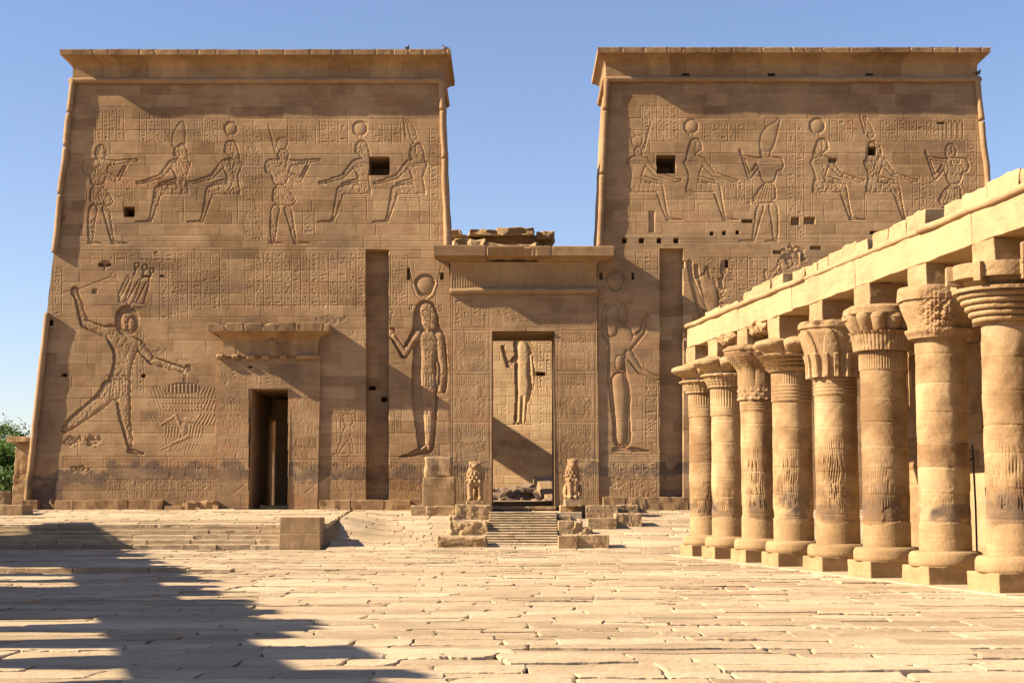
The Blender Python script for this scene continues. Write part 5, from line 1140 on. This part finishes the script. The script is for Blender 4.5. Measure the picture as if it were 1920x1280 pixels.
# ---------------------------------------------------------------- the facing colonnade, left of the view, that throws the long shadow
A2 = math.atan(.2985); D2 = np.array([-math.sin(A2), math.cos(A2), 0]); E2 = np.array([math.cos(A2), math.sin(A2), 0]); AX2 = np.array([E2, D2, UZ])
tel = math.tan(R(SUN_EL)); HT = 6.95
def shadow_src(x, y, h): return np.array([x - h / tel * math.cos(b_), y - h / tel * math.sin(b_), 0.0])
S0 = shadow_src(-.82, 13.7, HT)              # point of the sunward... court edge of the roof line
def row2(t, e, z): return S0 + D2 * t + E2 * e + UZ * z
TL_ = 44.2
wc = empty("facing_colonnade", row2(20, -1, 0), "opposite colonnade outside the picture that shades the paving", "colonnade", kind="thing")
rbox(m := MB(), row2((TL_ - 8) / 2, -.45, 6.21), (.9, TL_ + 8, .38), (2, 40, 2), .02, .01, 1.5, 3, AX2); m.build("architrave", M_COLN, wc)
rbox(m := MB(), row2((TL_ - 8) / 2, -.55, 6.48), (.8, TL_ + 8, .2), (2, 60, 2), .04, .03, 1.5, 3, AX2); m.build("cornice", M_COLN, wc)
k = np.random.RandomState(4); t = -8.0; mbs = []
sh = lambda t: 0
gaps = [(1.3, 2.1), (4.0, 5.0), (9.5, 10.0), (13.0, 13.8), (17.2, 18.4), (24, 25.5), (33, 34)]
while t < TL_ - .3:
    L = k.uniform(.7, 1.5); mid = t + L / 2
    if not any(a < mid < b for a, b in gaps):
        h = k.choice([.35, .5, .65, .8], p=[.2, .3, .3, .2]); rbox(m := MB(), row2(mid, -.45, 6.5 + h / 2), (.75, L - .03, h + .1), 4, .05, .03, 2, k.randint(1e6), AX2); m.build("cornice_block", M_COLN, wc)
    t += L
def backpanel(a, b, z1=6.1): rbox(m := MB(), row2((a + b) / 2, -.5, z1 / 2), (.5, b - a, z1), (2, 4, 4), .02, .01, 1, 5, AX2); m.build("infill_wall", M_COLN, wc)
backpanel(8.6, 17.3); backpanel(25.4, TL_ - .2)
# its columns: a linked copy of the first of them with its parts
cols2 = [-6.6, -4.2, -2.0, .2, 2.5, 4.7, 6.9, 19.5, 22.5]
src = None
def tree_copy(o, parent=None):
    c = o.copy(); COL.objects.link(c); c.parent = parent
    for ch in o.children: tree_copy(ch, c)
    return c
for t in cols2:
    c = row2(t, -.5, 0)
    if src is None:
        src = empty("column", c, "plain column of the opposite colonnade outside the picture", "column", "columns of the opposite colonnade", "thing")
        rbox(MB(), (c[0], c[1], .16), (1.2, 1.2, .36), 3, .02, 0, 1, 1, AX2).build("plinth", M_COLN, src)
        lathe(MB(), c, [.3, .62, 4.7], [.46, .45, .42], 32).build("shaft", M_COLN, src, True)
        lathe(MB(), c, [4.65, 5.0, 5.4, 5.62, 5.65], [.44, .5, .62, .7, .62], 32).build("capital", M_COLN, src, True)
        rbox(MB(), (c[0], c[1], 5.88), (.6, .6, .5), 2, .01, 0, 1, 1, AX2).build("abacus", M_COLN, src)
    else:
        q = tree_copy(src); q.location = c
# ---------------------------------------------------------------- trees at the far left, pigeons
def tree(label, x, y, z0, h, cr, seed, n=6500):
    r = np.random.RandomState(seed); root = empty("tree", (x, y, z0), label, "tree", "trees beyond the tower", "thing")
    mb = MB(); tips = []
    P = [(x, y, z0 - .2)]; 
    for i in range(1, 7): P.append((x + r.normal(0, .12) * i * .4, y + r.normal(0, .1), z0 + h * .6 * i / 6))
    tube(mb, P, np.linspace(.22, .10, 7), 9)
    for i in range(26):
        b = np.array(P[r.randint(2, 7)]); d = r.normal(size=3); d[2] = abs(d[2]) * .8 + .1; d /= np.linalg.norm(d); e = b + d * cr * r.uniform(.6, 1.15)
        e[2] = max(e[2], z0 + .8); mid = (b + e) / 2 + r.normal(0, .12, 3); tube(mb, [b, mid, e], [.06, .04, .015], 6); tips += [mid, e, e]
    mb.build("trunk", M_BARK, root, True)
    tips = np.array(tips); cen = tips[r.randint(len(tips), size=n)] + r.normal(0, 1, (n, 3)) * np.array([.36, .36, .30]) * r.uniform(.3, 1.2, (n, 1))
    a = r.normal(size=(n, 3)); a /= np.linalg.norm(a, axis=1, keepdims=True); b = np.cross(a, r.normal(size=(n, 3))); b /= np.linalg.norm(b, axis=1, keepdims=True)
    L = r.uniform(.08, .16, (n, 1)); W = L * .32
    V = np.stack([cen - a * L, cen + b * W, cen + a * L, cen - b * W], 1).reshape(-1, 3)
    MB().add(V, np.arange(4 * n).reshape(-1, 4)).build("crown", M_LEAF, root)
p = at(14, 900, 84); tree("leafy green tree showing between the ruined pier and the left edge", p[0], 84, 1.3, 4.2, 1.7, 3, 9000)
p = at(-12, 900, 80); tree("darker low tree at the left edge in front of the leafy one", p[0], 80, 1.3, 3.2, 1.5, 5, 9000)
p = at(24, 900, 79); tree("small bushy tree close behind the ruined pier", p[0], 79, 1.3, 2.0, 1.0, 7, 5000)
def pigeon(label, base, yaw, s=1.0):
    o = empty("pigeon", base, label, "bird", "pigeons perched on the towers", "thing"); m = MB()
    ell(m, (0, 0, .16), (.11, .075, .08), 14); ell(m, (.09, 0, .23), (.05, .045, .07), 12); ell(m, (.11, 0, .30), (.042, .038, .042), 12); lathe(m, (0, 0, 0), [0, .04], [.001, .014], 8); v = m.V[-1]; m.V[-1] = np.stack([.185 - v[:, 2], v[:, 1], .295 + v[:, 0]], -1)
    ell(m, (-.17, 0, .13), (.12, .04, .022), 12)
    for f in (-1, 1): lathe(m, (.01, f * .03, 0), [0, .1], [.012, .014], 8); ell(m, (.03, f * .03, .008), (.035, .018, .008), 8)
    V, Q, T = remesh(m, .012, 2); c, q = math.cos(yaw), math.sin(yaw); V = V * s
    V = np.stack([V[:, 0] * c - V[:, 1] * q, V[:, 0] * q + V[:, 1] * c, V[:, 2]], -1) + np.array(base)
    MB().add(V, Q, T).build("body", M_BIRD, o, True)
yc = tA[2][1] - .30
for px_, yaw, l in ((764, 1.2, "small dark pigeon on the cornice of the first tower, inward from its corner"), (835, 2.6, "small dark pigeon at the inner corner of the first tower's cornice")):
    q = at(px_, 91, yc); pigeon(l, (q[0], yc, tA[5] + .0), yaw, .95)
q = at(1829, 150, tB[2][1]); pigeon("small dark pigeon perched under the right end of the second tower's cornice", (tB[3][0] + .02, tB[3][1] - .05, tB[4] + .15), .5, .95)
